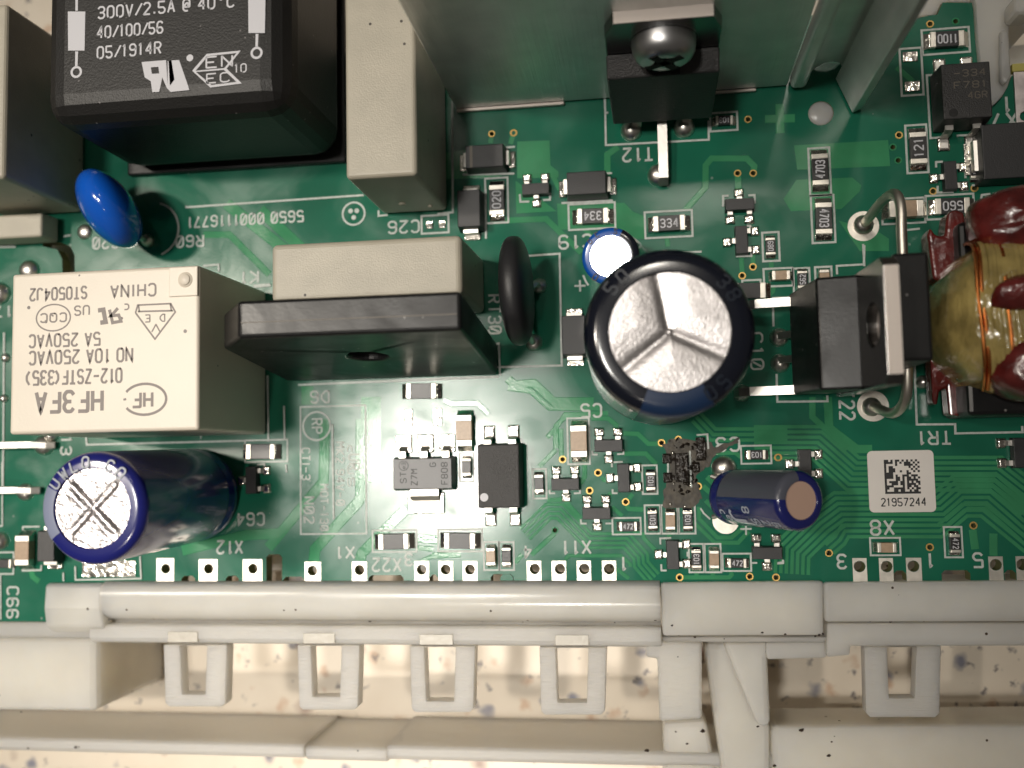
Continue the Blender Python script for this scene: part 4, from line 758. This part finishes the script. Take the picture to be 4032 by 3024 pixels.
obj('wing', MB().hexa([(w0.x, w0.y, 0.4), (w1.x, w1.y, 0.4), (w1.x + nn.x, w1.y + nn.y, 0.4), (w0.x + nn.x, w0.y + nn.y, 0.4)], [(w0.x, w0.y, 31), (w1.x, w1.y, 31), (w1.x + nn.x, w1.y + nn.y, 31), (w0.x + nn.x, w0.y + nn.y, 31)]), 'alu', t, bevel=0.1)
bk = [(18.2, 31), (18.2, 0.6), (19.0, 0.6), (19.3, 1.6), (19.9, 2.6), (20.7, 2.9), (21.5, 2.4), (21.9, 1.2), (22.4, 0.6), (22.4, 31)]
obj('bridge_web', slab(bk, 0.3, 1.5, 0.0), 'alu', t)

t = thing('power_transistor', 'black power transistor with metal tab screwed to the heat sink', 'transistor', (2.05, 35.4, 0))
obj('body', MB().hexa([(-4.85, -2.4, 3.0), (4.85, -2.4, 3.0), (4.85, 1.2, 3.0), (-4.85, 1.2, 3.0)], [(-5.05, -1.35, 12.2), (5.05, -1.35, 12.2), (5.05, 0.6, 13.1), (-5.05, 0.6, 13.1)]), 'epoxy_rough', t, bevel=0.15)
tb = slab([(-5.0, 3.2), (5.0, 3.2), (5.0, 16.9), (4.2, 19.2), (-4.2, 19.2), (-5.0, 16.9)], 0.63, 1.75, 0.0)
obj('tab', tb, 'tab_dark', t, bevel=0.08); obj('insulating_pad', slab([(-5.25, 3.5), (5.25, 3.5), (5.25, 18.4), (-5.25, 18.4)], 1.77, 1.95, 0.0), 'red_pad', t)
obj('tab_edge_glint', MB().box((0, 1.2, 19.23), (8.3, 1.05, 0.05)), 'tab_metal', t)  # thin pale sheet painting the light caught by the top edge
obj('lead', MB().strip([(0, -1.0, 3.2), (0, -1.1, 2.4), (0, -1.6, 1.9), (0, -5.2, 1.6), (0, -7.6, 1.3), (0, -8.1, 0.5)], 0.95, 0.45, (1, 0, 0)), 'lead', t)
for lx in (-2.5, 2.5): obj('lead', MB().strip([(lx, -1.0, 3.2), (lx, -1.3, 2.0), (lx, -1.7, 0.4)], 0.9, 0.45, (1, 0, 0)), 'lead', t)
obj('notch', MB().box((0, -0.75, 12.62), (3.0, 1.5, 0.06)), 'cavity_shade', t)
t = thing('screw', 'pan head cross recess screw holding the transistor to the heat sink', 'screw', (2.12, 36.0, 15.4))
Mx = Matrix.Rotation(R(90), 4, 'X')
hd = obj('head', MB().lathe([(0.9, 2.05), (1.3, 2.1), (1.9, 2.02), (2.4, 1.7), (2.7, 1.2), (2.8, 0.6), (2.8, 0.0)], 32, Mx), 'screw', t, auto=True)
obj('recess', MB().lathe([(0.001, 1.1), (0.6, 1.4), (0.92, 2.06)], 24, Mx), 'cavity_shade', hd, auto=True)
for a in (35, 125): obj('cross_slot', MB().hexa(*[[tuple(Mx @ Vector((u * math.cos(R(a)) - w * math.sin(R(a)), u * math.sin(R(a)) + w * math.cos(R(a)), zz))) for u, w in ((-1.8, -.4), (1.8, -.4), (1.8, .4), (-1.8, .4))] for zz in (1.9, 2.13)]), 'cavity_shade', hd)
obj('washer', MB().lathe([(3.0, 0.0), (3.0, -0.35), (0.5, -0.35)], 28, Mx), 'screw', t)

# tabbed transistor standing at the right and its neighbour clamped behind it
t = thing('power_transistor', 'upright transistor with bare metal tab and oval hole at the right, leads bent left', 'transistor', (17, 10.1, 0))
obj('body', MB().hexa([(-3.5, -4.8, 3.6), (0.8, -4.8, 3.6), (0.8, 4.9, 3.6), (-3.5, 4.9, 3.6)], [(-2.3, -4.95, 12.0), (1.2, -4.95, 12.6), (1.2, 4.95, 12.6), (-2.3, 4.95, 12.0)]), 'black_satin', t, bevel=0.25, seg=3)
def slabx(prof, x0, x1, lean, holes=()):      # outline in (y, z), thickness along x
    m_ = MB().prism(prof, x0, x1, holes); m_.v = [(w + lean * z, y, z) for y, z, w in m_.v]; m_.f = [tuple(f) for f in m_.f]; return m_
obj('tab', slabx([(-5.1, 3.8), (5.1, 3.8), (5.1, 19.2), (4.4, 20.0), (-4.4, 20.0), (-5.1, 19.2)], 0.25, 1.5, 0.06, [circ(0.0, 16.6, 1.85, 28)]), 'tab_dark', t, bevel=0.08)
obj('tab_edge_glint', MB().box((2.07, 0, 20.03), (1.12, 8.6, 0.05)), 'tab_metal', t)  # pale sheet again, reflected ceiling light painted on the tab top
obj('hole_back', slabx(circ(0.0, 16.6, 1.84, 24), 1.1, 1.45, 0.06), 'tab_metal', t)
for ly, ln in ((4.1, -6.6), (-4.35, -7.4)): obj('lead', MB().strip([(-1.5, ly, 4.2), (-3.5, ly, 3.9), (ln, ly, 3.3), (ln - 0.8, ly, 2.6), (ln - 1.1, ly, 0.3)], 0.85, 0.45), 'lead', t)
for ly in (1.2, -1.2): obj('lead', MB().strip([(-2.2, ly, 3.7), (-3.0, ly, 2.4), (-4.3, ly, 0.6)], 0.7, 0.45), 'lead', t)
t = thing('power_transistor', 'black plastic transistor body standing behind the bare metal tab', 'transistor', (21.7, 11.6, 0))
obj('body', MB().hexa([(-1.2, -4.6, 3.5), (1.35, -4.6, 3.5), (1.35, 4.7, 3.5), (-1.2, 4.7, 3.5)], [(-1.5, -4.5, 16), (1.35, -4.5, 16), (1.35, 4.5, 16), (-1.5, 4.5, 16)]), 'black_satin', t, bevel=0.3, seg=3)
obj('ejector_mark', MB().prism(circ(0.1, 3.2, 0.8, 22), 15.99, 16.02, [circ(0.1, 3.2, 0.72, 22)]), 'black_satin', t)
for ly in (-2.5, 0, 2.5): obj('lead', MB().box((0, ly, 1.8), (0.5, 0.8, 3.6)), 'lead', t)
# wire staple
hA, hB = P('A4', 662, 1470), P('A8', 718, 1160)
def smooth(pts, n=6):
    pts = [Vector(p_) for p_ in pts]; o2 = []
    for i in range(len(pts) - 1):
        p0, p1, p2, p3 = pts[max(i - 1, 0)], pts[i], pts[i + 1], pts[min(i + 2, len(pts) - 1)]
        for k in range(n):
            f = k / n; o2.append(0.5 * ((2 * p1) + (p2 - p0) * f + (2 * p0 - 5 * p1 + 4 * p2 - p3) * f * f + (3 * p1 - p0 - 3 * p2 + p3) * f ** 3))
    return o2 + [pts[-1]]
st = smooth([(hA.x, hA.y, 0.2), (hA.x + 0.1, hA.y + 0.2, 2.2), (hA.x + 0.6, hA.y + 0.9, 5.2), (hA.x + 1.2, hA.y + 1.1, 7.4), (hA.x + 1.5, hA.y - 0.2, 8.3), (hA.x + 1.45, hA.y - 3.5, 8.4), (hA.x + 1.4, 12, 8.4), (hB.x + 1.4, hB.y + 2.6, 8.2), (hB.x + 1.35, hB.y + 0.2, 7.2), (hB.x + 0.9, hB.y - 0.9, 4.6), (hB.x + 0.15, hB.y - 0.3, 1.8), (hB.x, hB.y, 0.2)])
tag(obj('wire_staple', MB().tube(st, 0.47, 12), 'wire', auto=True), 'thick bent wire staple arching behind the upright metal tab', 'wire clip')

# electrolytic capacitors
def can(name, label, base, top, r, rim, sleeve, disc, vent, stripe=None, lip=0.25, grp=None, seg=48, depth=0.22, fillet=1.0):
    b, tp = Vector(base), Vector(top); ax = tp - b; h = ax.length; t = thing(name, label, 'capacitor', base, 0, grp)
    t.rotation_mode = 'QUATERNION'; t.rotation_quaternion = Vector((0, 0, 1)).rotation_difference(ax.normalized())
    prof = [(r * 0.86, 0.0), (r * 0.97, 0.12), (r, 0.5), (r, h * 0.07), (r * 0.965, h * 0.10), (r * 0.965, h * 0.12), (r, h * 0.15), (r, h - fillet)]
    prof += [(r - fillet + fillet * math.cos(a), h - fillet + fillet * math.sin(a)) for a in [math.pi / 2 * k / 6 for k in range(1, 7)]]
    prof += [(rim, h + 0.02), (rim - 0.08, h - lip * 0.5), (rim - 0.1, h - lip)]
    slv = obj('sleeve', MB().lathe(prof, seg), sleeve, t, auto=True)
    m_ = MB(); nr = 16; na = 96; vs = [(0, 0, h - lip * 0.6)]; fs = []
    for i in range(1, nr + 1):
        rr = (rim - 0.06) * i / nr
        for k in range(na):
            a = 2 * math.pi * k / na; x, y = rr * math.cos(a), rr * math.sin(a); z = h - lip * 0.6
            if vent:
                dmin = 9; sec = 0
                for va in vent:
                    d = abs(-x * math.sin(R(va)) + y * math.cos(R(va))) if (x * math.cos(R(va)) + y * math.sin(R(va))) > 0 else 9
                    dmin = min(dmin, d)
                fade = min(1, max(0, (rim * 0.93 - rr) / (0.1 * rim))) if len(vent) == 4 else 1
                z -= depth * math.exp(-(dmin / (0.085 * rim)) ** 2) * fade
                if len(vent) == 3: z -= depth * 1.1 * max(0.0, 1 - dmin / (0.42 * rim))
                else: z += 0.06 * math.exp(-((dmin - 0.15 * rim) / (0.06 * rim)) ** 2) * fade
            vs.append((x, y, z))
    for k in range(na): fs.append((0, 1 + k, 1 + (k + 1) % na))
    for i in range(nr - 1):
        for k in range(na): fs.append((1 + i * na + k, 1 + (i + 1) * na + k, 1 + (i + 1) * na + (k + 1) % na, 1 + i * na + (k + 1) % na))
    obj('vent_top', m_.add(vs, fs), disc, t, auto=True)
    if stripe:
        for a0, a1, m2 in stripe:
            pr = [(rr + 0.035, zz) for rr, zz in prof[6:-3]] + [(rim + 0.02, h + 0.045)]
            pr[-2] = (pr[-2][0] - 0.03, h + 0.04)
            obj('stripe', MB().lathe(pr, 14, None, R(a0), R(a1)), m2, slv, auto=True)
    return slv, h
big, hb = can('electrolytic_capacitor', 'big black electrolytic capacitor with three-way scored silver top at the centre', (0.9, 9.75, 0.2), (1.75, 9.75, 20.2), 6.95, 4.95, 'sleeve_dark', 'can_top', (100, -25, 218), ((248, 300, 'stripe_blue'),), depth=0.16, fillet=1.3)
def rim_text(t, s_, r, z, a_mid, step, cap, m, tilt=35, flip=False):
    for i, ch in enumerate(s_):
        if ch == ' ': continue
        a = R(a_mid + (i - (len(s_) - 1) / 2) * (-step)); 
        M = Matrix.Translation((r * math.cos(a) * U, r * math.sin(a) * U, z * U)) @ Matrix.Rotation(a - math.pi / 2, 4, 'Z') @ Matrix.Rotation(-R(tilt), 4, 'X')
        if flip: M = M @ Matrix.Rotation(math.pi, 4, 'Z')
        text(ch, None, cap, m, t, 0, None, 'printed_text', M, bold=0.02)
rim_text(big, '50', 5.9, hb + 0.05, 135, 13, 1.1, 'ink_navy', 4); rim_text(big, '38', 5.9, hb + 0.05, 35, 13, 1.1, 'ink_navy', 4); rim_text(big, '50', 5.9, hb + 0.05, -52, 13, 1.1, 'ink_navy', 4)
tall, ht = can('electrolytic_capacitor', 'tall navy electrolytic capacitor with cross-scored silver top at the lower left', (-48.5, -3.5, 0.2), (-48.3, -3.85, 20.0), 4.95, 3.55, 'sleeve_navy', 'can_foil', (45, 135, 225, 315), ((155, 215, 'stripe_grey'),), depth=0.15, fillet=0.9)
rim_text(tall, 'UWLO CO', 4.05, ht + 0.07, 98, 16.5, 0.95, 'ink_pale', 8)
lean_c, hl = can('electrolytic_capacitor', 'small navy electrolytic capacitor leaning to the right with coppery sheen painted on top', (7.5, -4.4, 1.6), (12.95, -4.4, 10.4), 2.65, 1.75, 'sleeve_mid', 'can_warm_sheen', None, ((98, 176, 'stripe_dark'),), lip=0.15, fillet=0.6)
def wall_text(t, s_, r, a, z, cap, m, w=None, vert=False):
    a = R(a); M = Matrix.Translation((r * math.cos(a) * U, r * math.sin(a) * U, z * U)) @ Matrix.Rotation(a + math.pi / 2, 4, 'Z') @ Matrix.Rotation(math.pi / 2, 4, 'X')
    if vert: M = M @ Matrix.Rotation(-math.pi / 2, 4, 'Z')
    text(s_, None, cap, m, t, 0, w, 'printed_text', M, bold=0.01)
for s_, a, z, cp in (('c', 210, 2.0, 0.9), ('e', 222, 2.6, 0.9), ('J', 214, 4.0, 1.9), ('8', 200, 5.6, 0.9), ('5', 226, 6.2, 0.9), ('2', 228, 7.6, 0.9), ('6', 232, 8.8, 0.9), ('3', 250, 9.4, 0.9), ('V', 272, 9.6, 0.9)): wall_text(lean_c, s_, 2.68, a, z, cp, 'ink_pale')
for dx in (-1.25, 1.25): obj('lead', MB().tube([(0, dx, 0.2), (-0.4, dx * 1.4, -1.2), (-0.8, dx * 1.6, -1.9)], 0.25, 8), 'lead', lean_c.parent)
small, hs_ = can('electrolytic_capacitor', 'small bright blue electrolytic capacitor peeking out behind the big one', (-2.1, 19.15, 0.25), (-3.2, 18.0, 11.0), 2.65, 1.95, 'sleeve_blue', 'can_bright', None, ((-35, 62, 'sleeve_dark'),), lip=0.1, fillet=0.4)
rim_text(small, 'OC', 2.32, hs_ + 0.04, 130, 22, 0.45, 'ink_black', 4); rim_text(small, 'S', 2.32, hs_ + 0.04, 75, 22, 0.45, 'ink_black', 4); rim_text(small, 'O', 2.32, hs_ + 0.04, 232, 30, 0.6, 'ink_black', 4)

# discs
def disc_part(name, label, cat, ctr, nrm, r, th, m, leads, power=2.4):
    t = thing(name, label, cat, (leads[0][0] / 2 + leads[1][0] / 2, leads[0][1] / 2 + leads[1][1] / 2, 0)); o0 = Vector(t.location) / U
    M = Matrix.Translation(Vector(ctr) - o0) @ Vector((0, 0, 1)).rotation_difference(Vector(nrm).normalized()).to_matrix().to_4x4()
    pr = []
    for k in range(17):
        a = -math.pi / 2 + math.pi * k / 16; pr.append((max(0.001, r * abs(math.cos(a)) ** (2 / power) if power != 2 else r * math.cos(a)), th / 2 * math.copysign(abs(math.sin(a)) ** (2 / power), math.sin(a))))
    obj('disc', MB().lathe(pr, 36, M), m, t, auto=True)
    for l in leads:
        e = Vector((l[0], l[1], 0.3)) - o0; c_ = Vector(ctr) - o0; f = (e - c_); f.z = 0
        obj('lead', MB().tube([e, (e.x, e.y, 1.4), (e.x * 0.9 + c_.x * 0.1, e.y * 0.9 + c_.y * 0.1, 2.6), tuple(c_ + Vector((f.x * 0.6, f.y * 0.6, -r * 0.7)))], 0.33, 8), 'lead', t)
    return t
disc_part('disc_varistor', 'glossy blue disc varistor standing between relay and black filter box', 'varistor', (-55.4, 26.6, 5.9), (0.78, 0.54, -0.31), 4.5, 5.2, 'blue_coat', ((-54.2, 24.4), (-57.0, 28.4)), 2.0)
disc_part('disc_thermistor', 'matt black disc thermistor standing beside the RT30 lettering', 'thermistor', (-12.4, 15.9, 6.8), (0.995, 0.03, 0.0), 5.3, 2.9, 'epoxy', ((-11.0, 17.4), (-11.7, 11.6)), 2.8)

# transformer -----------------------------------------------------------
t = thing('transformer', 'transformer with yellow taped coil, copper windings and dark red lacquered ends', 'transformer', (31.5, 11.3, 0))
def lump(r, c, seed, sq=2.4, amp=0.12, n=28):
    random.seed(seed); ph = [(random.uniform(0, 6.28), random.uniform(0, 6.28)) for _ in range(4)]; vs = []; fs = []
    for j in range(n // 2 + 1):
        v_ = -math.pi / 2 + math.pi * j / (n // 2)
        for i in range(n):
            u = 2 * math.pi * i / n; f = lambda q: math.copysign(abs(q) ** (2 / sq), q)
            k = 1 + amp * sum(math.sin((m + 1) * u + ph[m][0]) * math.cos((m + 1) * v_ + ph[m][1]) for m in range(4)) / 2
            vs.append((c[0] + r[0] * k * f(math.cos(v_)) * f(math.cos(u)), c[1] + r[1] * k * f(math.cos(v_)) * f(math.sin(u)), c[2] + r[2] * k * f(math.sin(v_))))
    for j in range(n // 2):
        for i in range(n): fs.append((j * n + i, j * n + (i + 1) % n, (j + 1) * n + (i + 1) % n, (j + 1) * n + i))
    return MB().add(vs, fs)
obj('ferrite_core', MB().box((2.5, 0.2, 4.2), (12, 17.5, 7.4)), 'black_satin', t, bevel=0.4)
tp = MB(); nA = 60; rows = []
for j, (rr, z_) in enumerate([(6.15, 1.5), (6.35, 4.0), (6.4, 7.5), (6.2, 10.5), (5.5, 12.6), (4.5, 13.6), (3.3, 13.9)]):
    for i in range(nA + 1):
        a = R(70 + 225 * i / nA); k = 1 + 0.012 * math.sin(9 * a + j * 1.3) + 0.01 * math.sin(17 * a + j * 0.7)
        rows.append((rr * k * math.cos(a) * 0.98, rr * k * 1.08 * math.sin(a), z_ + 0.12 * math.sin(7 * a)))
obj('tape_wrap', tp.add(rows, [(j * (nA + 1) + i, j * (nA + 1) + i + 1, (j + 1) * (nA + 1) + i + 1, (j + 1) * (nA + 1) + i) for j in range(6) for i in range(nA)]), 'tape', t, auto=True)
rw = random.Random(8)
for k in range(17):
    x_ = -3.9 + 0.36 * k + rw.uniform(-.06, .06); zt = 13.75 - 0.012 * (x_ - 0.5) ** 2 + rw.uniform(-.1, .15); cu = k in (0, 1, 6, 11)
    obj('copper_turn' if cu else 'tape_strip', MB().tube(smooth([(x_ + 0.9, 6.9, 7.5), (x_ + 0.35, 6.2, 11.2), (x_, 4.6, zt - 0.4), (x_ - 0.1, 1.5, zt), (x_ + 0.1, -1.5, zt), (x_ + 0.3, -4.6, zt - 0.5), (x_ + 0.9, -6.4, 10.5)], 5), 0.17 if cu else 0.27, 8), 'copper' if cu else 'tape', t, auto=True)
obj('coil_former', lump((5.6, 6.2, 6.0), (1.2, 0, 7.0), 3, 3.0, 0.02), 'red_varnish', t, auto=True)
obj('lacquered_lump', lump((4.6, 3.1, 3.0), (1.0, 8.0, 10.2), 5, 2.8, 0.11), 'red_varnish', t, auto=True)
obj('lacquered_lump', lump((4.9, 1.7, 1.5), (1.9, 1.35, 13.7), 9, 2.6, 0.10), 'red_varnish', t, auto=True)
obj('lacquered_lump', lump((4.9, 3.2, 3.6), (1.9, -4.6, 11.2), 12, 2.6, 0.10), 'red_varnish', t, auto=True)
obj('bobbin_lug', MB().prism([(-5.7, 8.3), (-5.4, 9.0), (-5.0, 8.2), (-4.2, 8.1), (-3.9, 10.2), (-3.2, 10.6), (-2.4, 10.2), (-2.2, 8.0), (-2.2, 4.0), (-5.4, 4.0)], 3.5, 6.2), 'red_varnish', t, bevel=0.3, seg=3)
obj('bobbin_lug', MB().prism([(-5.6, -2.6), (-5.6, -7.2), (-5.2, -7.4), (-4.9, -6.0), (-4.3, -5.8), (-4.2, -8.3), (-2.6, -8.6), (-1.9, -8.0), (-1.9, -3.0)], 2.6, 4.6), 'red_varnish', t, bevel=0.3, seg=3)
random.seed(21)

# sticker with a dotted code field and number
q0 = P('B4', 808, 225); q1 = P('B4', 1335, 735)
cx, cy = (q0.x + q1.x) / 2, (q0.y + q1.y) / 2; sw, sh = 6.15, 5.95
t = thing('sticker', 'white square sticker printed 21957244 under a dotted black code', 'label', (cx, cy, 0.055))
rc = 0.45; ol = []
for sx, sy, a0 in ((1, 1, 0), (-1, 1, 90), (-1, -1, 180), (1, -1, 270)):
    for k in range(6): a = R(a0 + 18 * k); ol.append((sx * (sw / 2 - rc) + rc * math.cos(a), sy * (sh / 2 - rc) + rc * math.sin(a)))
pap = obj('paper', MB().prism(ol, 0.0, 0.07), 'sticker', t)
text('21957244', (0.1, -2.0, 0.076), 0.72, 'ink_black', pap, 0, 4.1, 'printed_number')
pat = ["1101011010101010", "1111010101110101", "1000010001111010", "1011000000010101", "1011100000001010", "1011100100100101", "1111000000110000", "1111010011101110", "1111011010110101", "1000011010111110", "1011110110101011", "1001110110111101", "1111000010110110", "1100111110101011", "1000110110010110", "1111111111111111"]
m_ = MB(); cs = 3.3 / 16
for j, rw in enumerate(pat):
    for i, ch in enumerate(rw):
        if ch == '1': m_.add([(-1.55 + i * cs, 2.1 - j * cs, 0.076), (-1.55 + i * cs, 2.1 - (j + 1) * cs, 0.076), (-1.55 + (i + 1) * cs, 2.1 - (j + 1) * cs, 0.076), (-1.55 + (i + 1) * cs, 2.1 - j * cs, 0.076)], [(0, 1, 2, 3)])
o = obj('code_print', m_, 'ink_black', pap); o['kind'] = 'stuff'

# connector plate at the right edge, flat leads at the left edge
t = thing('edge_connector', 'pale metal contact plate with a hole at the right edge above X7', 'connector', P('D3', 760, 790))
q0 = P('D3', 706, 578, 0.3); q1 = P('D3', 860, 1010, 0.3); lo = Vector(t.location) / U
obj('contact_plate', MB().prism([(q0.x - lo.x, q1.y - lo.y), (q1.x - lo.x, q1.y - lo.y), (q1.x - lo.x, q0.y - lo.y), (q0.x - lo.x, q0.y - lo.y)], 0.05, 0.35, [circ(P('D3', 788, 958).x - lo.x, P('D3', 788, 958).y - lo.y, 0.45, 18)]), 'pin_plate', t, bevel=0.05)
q2 = P('D3', 694, 520, 0.5); q3 = P('D3', 860, 574, 0.5); obj('yellow_strip', MB().prism([(q2.x - lo.x, q3.y - lo.y), (q3.x - lo.x, q3.y - lo.y), (q3.x - lo.x, q2.y - lo.y), (q2.x - lo.x, q2.y - lo.y)], -0.4, 0.5), 'yellow_edge', t, bevel=0.1)
for i, (yy, x1, lab) in enumerate((('205', 240, 'flat tinned lead at the left edge just below the relay'), ('550', 125, 'flat tinned lead at the left edge beside the navy capacitor'))):
    a = P('B1', -120, int(yy), 1.4); b = P('B1', x1, int(yy) - 2, 1.4); t = thing('terminal_lead', lab, 'lead', (a.x, a.y, 0))
    obj('blade', MB().strip([(0, 0, 1.5), (b.x - a.x, 0, 1.4), (b.x - a.x + 1.4, -0.1, 0.9), (b.x - a.x + 2.2, -0.1, 0.4)], 0.8, 0.5), 'lead', t, bevel=0.1)

# crumbs of dirt on the plastic
cr = MB()
def crumb(c, x, y, z, s):
    q = P(c, x, y, z); n_ = 7; b = [(q.x + s * random.uniform(.5, 1.2) * math.cos(6.283 * k / n_) * 1.3, q.y + s * random.uniform(.5, 1.1) * math.sin(6.283 * k / n_), z) for k in range(n_)]
    cr.add(b + [(q.x, q.y, z + s * 0.9)], [(k, (k + 1) % n_, n_) for k in range(n_)])
for c, x, y, z, s in (('B5', 862, 382, 0.6, .07), ('B5', 922, 380, 0.6, .06), ('B5', 1518, 382, -1.2, .07), ('B5', 1900, 376, -1.2, .16), ('B5', 168, 1112, -2, .09), ('B5', 222, 1400, -4.9, .12), ('B5', 600, 1395, -4.9, .16), ('B5', 625, 1390, -4.9, .1),
        ('B6', 918, 392, -1.2, .15), ('B6', 1808, 395, -1.2, .09), ('B6', 2128, 402, -1.2, .06), ('B6', 823, 1420, -5, .09), ('B6', 1680, 1430, -5, .16), ('B6', 1118, 1450, -5, .1), ('B6', 2156, 1440, -5, .09),
        ('B7', 845, 404, -1.2, .08), ('B7', 1190, 398, -1.2, .07), ('B7', 1298, 428, 0.72, .13), ('B7', 1352, 506, 0.6, .07), ('B7', 1482, 522, -0.9, .12), ('B7', 1712, 534, -0.9, .08), ('B7', 1745, 500, 0.6, .09), ('B7', 2012, 485, 0.7, .12),
        ('B7', 1345, 676, -.5, .07), ('B7', 1544, 1262, -5.2, .24), ('B7', 1330, 1268, -5.2, .1), ('B7', 1102, 1420, -5, .2), ('B7', 1420, 1364, -5.2, .12), ('B7', 1104, 1474, -5, .14), ('B7', 1978, 1228, -2.2, .12), ('B7', 2112, 1540, -4.6, .18),
        ('B8', 1155, 394, -0.1, .17), ('B8', 992, 394, -0.1, .1), ('B8', 1010, 390, -0.1, .07), ('B8', 1420, 398, -0.1, .06), ('B8', 1452, 388, -0.1, .07), ('B8', 590, 502, 0.65, .2), ('B8', 560, 512, 0.65, .12), ('B8', 620, 494, 0.65, .12), ('B8', 455, 1256, -4.6, .24), ('B8', 665, 1458, -4.6, .2), ('B8', 690, 1350, -4.6, .1), ('B8', 712, 1305, -4.6, .07), ('B8', 1220, 186, 0.6, .06), ('B8', 2048, 384, 0.5, .08), ('B8', 105, 1228, -2.2, .12)):
    crumb(c, x, y, z, s)
for i in range(70): crumb(random.choice(['B5', 'B6', 'B7']), random.uniform(100, 2200), random.choice([385, 395, 1200, 1250, 1300]) + random.uniform(-12, 30), -1.25, random.uniform(.015, .04)) if False else None
tag(obj('dirt_crumbs', cr, 'crumb'), 'dark brown dirt crumbs scattered along the plastic ledges', 'dirt', kind='stuff')
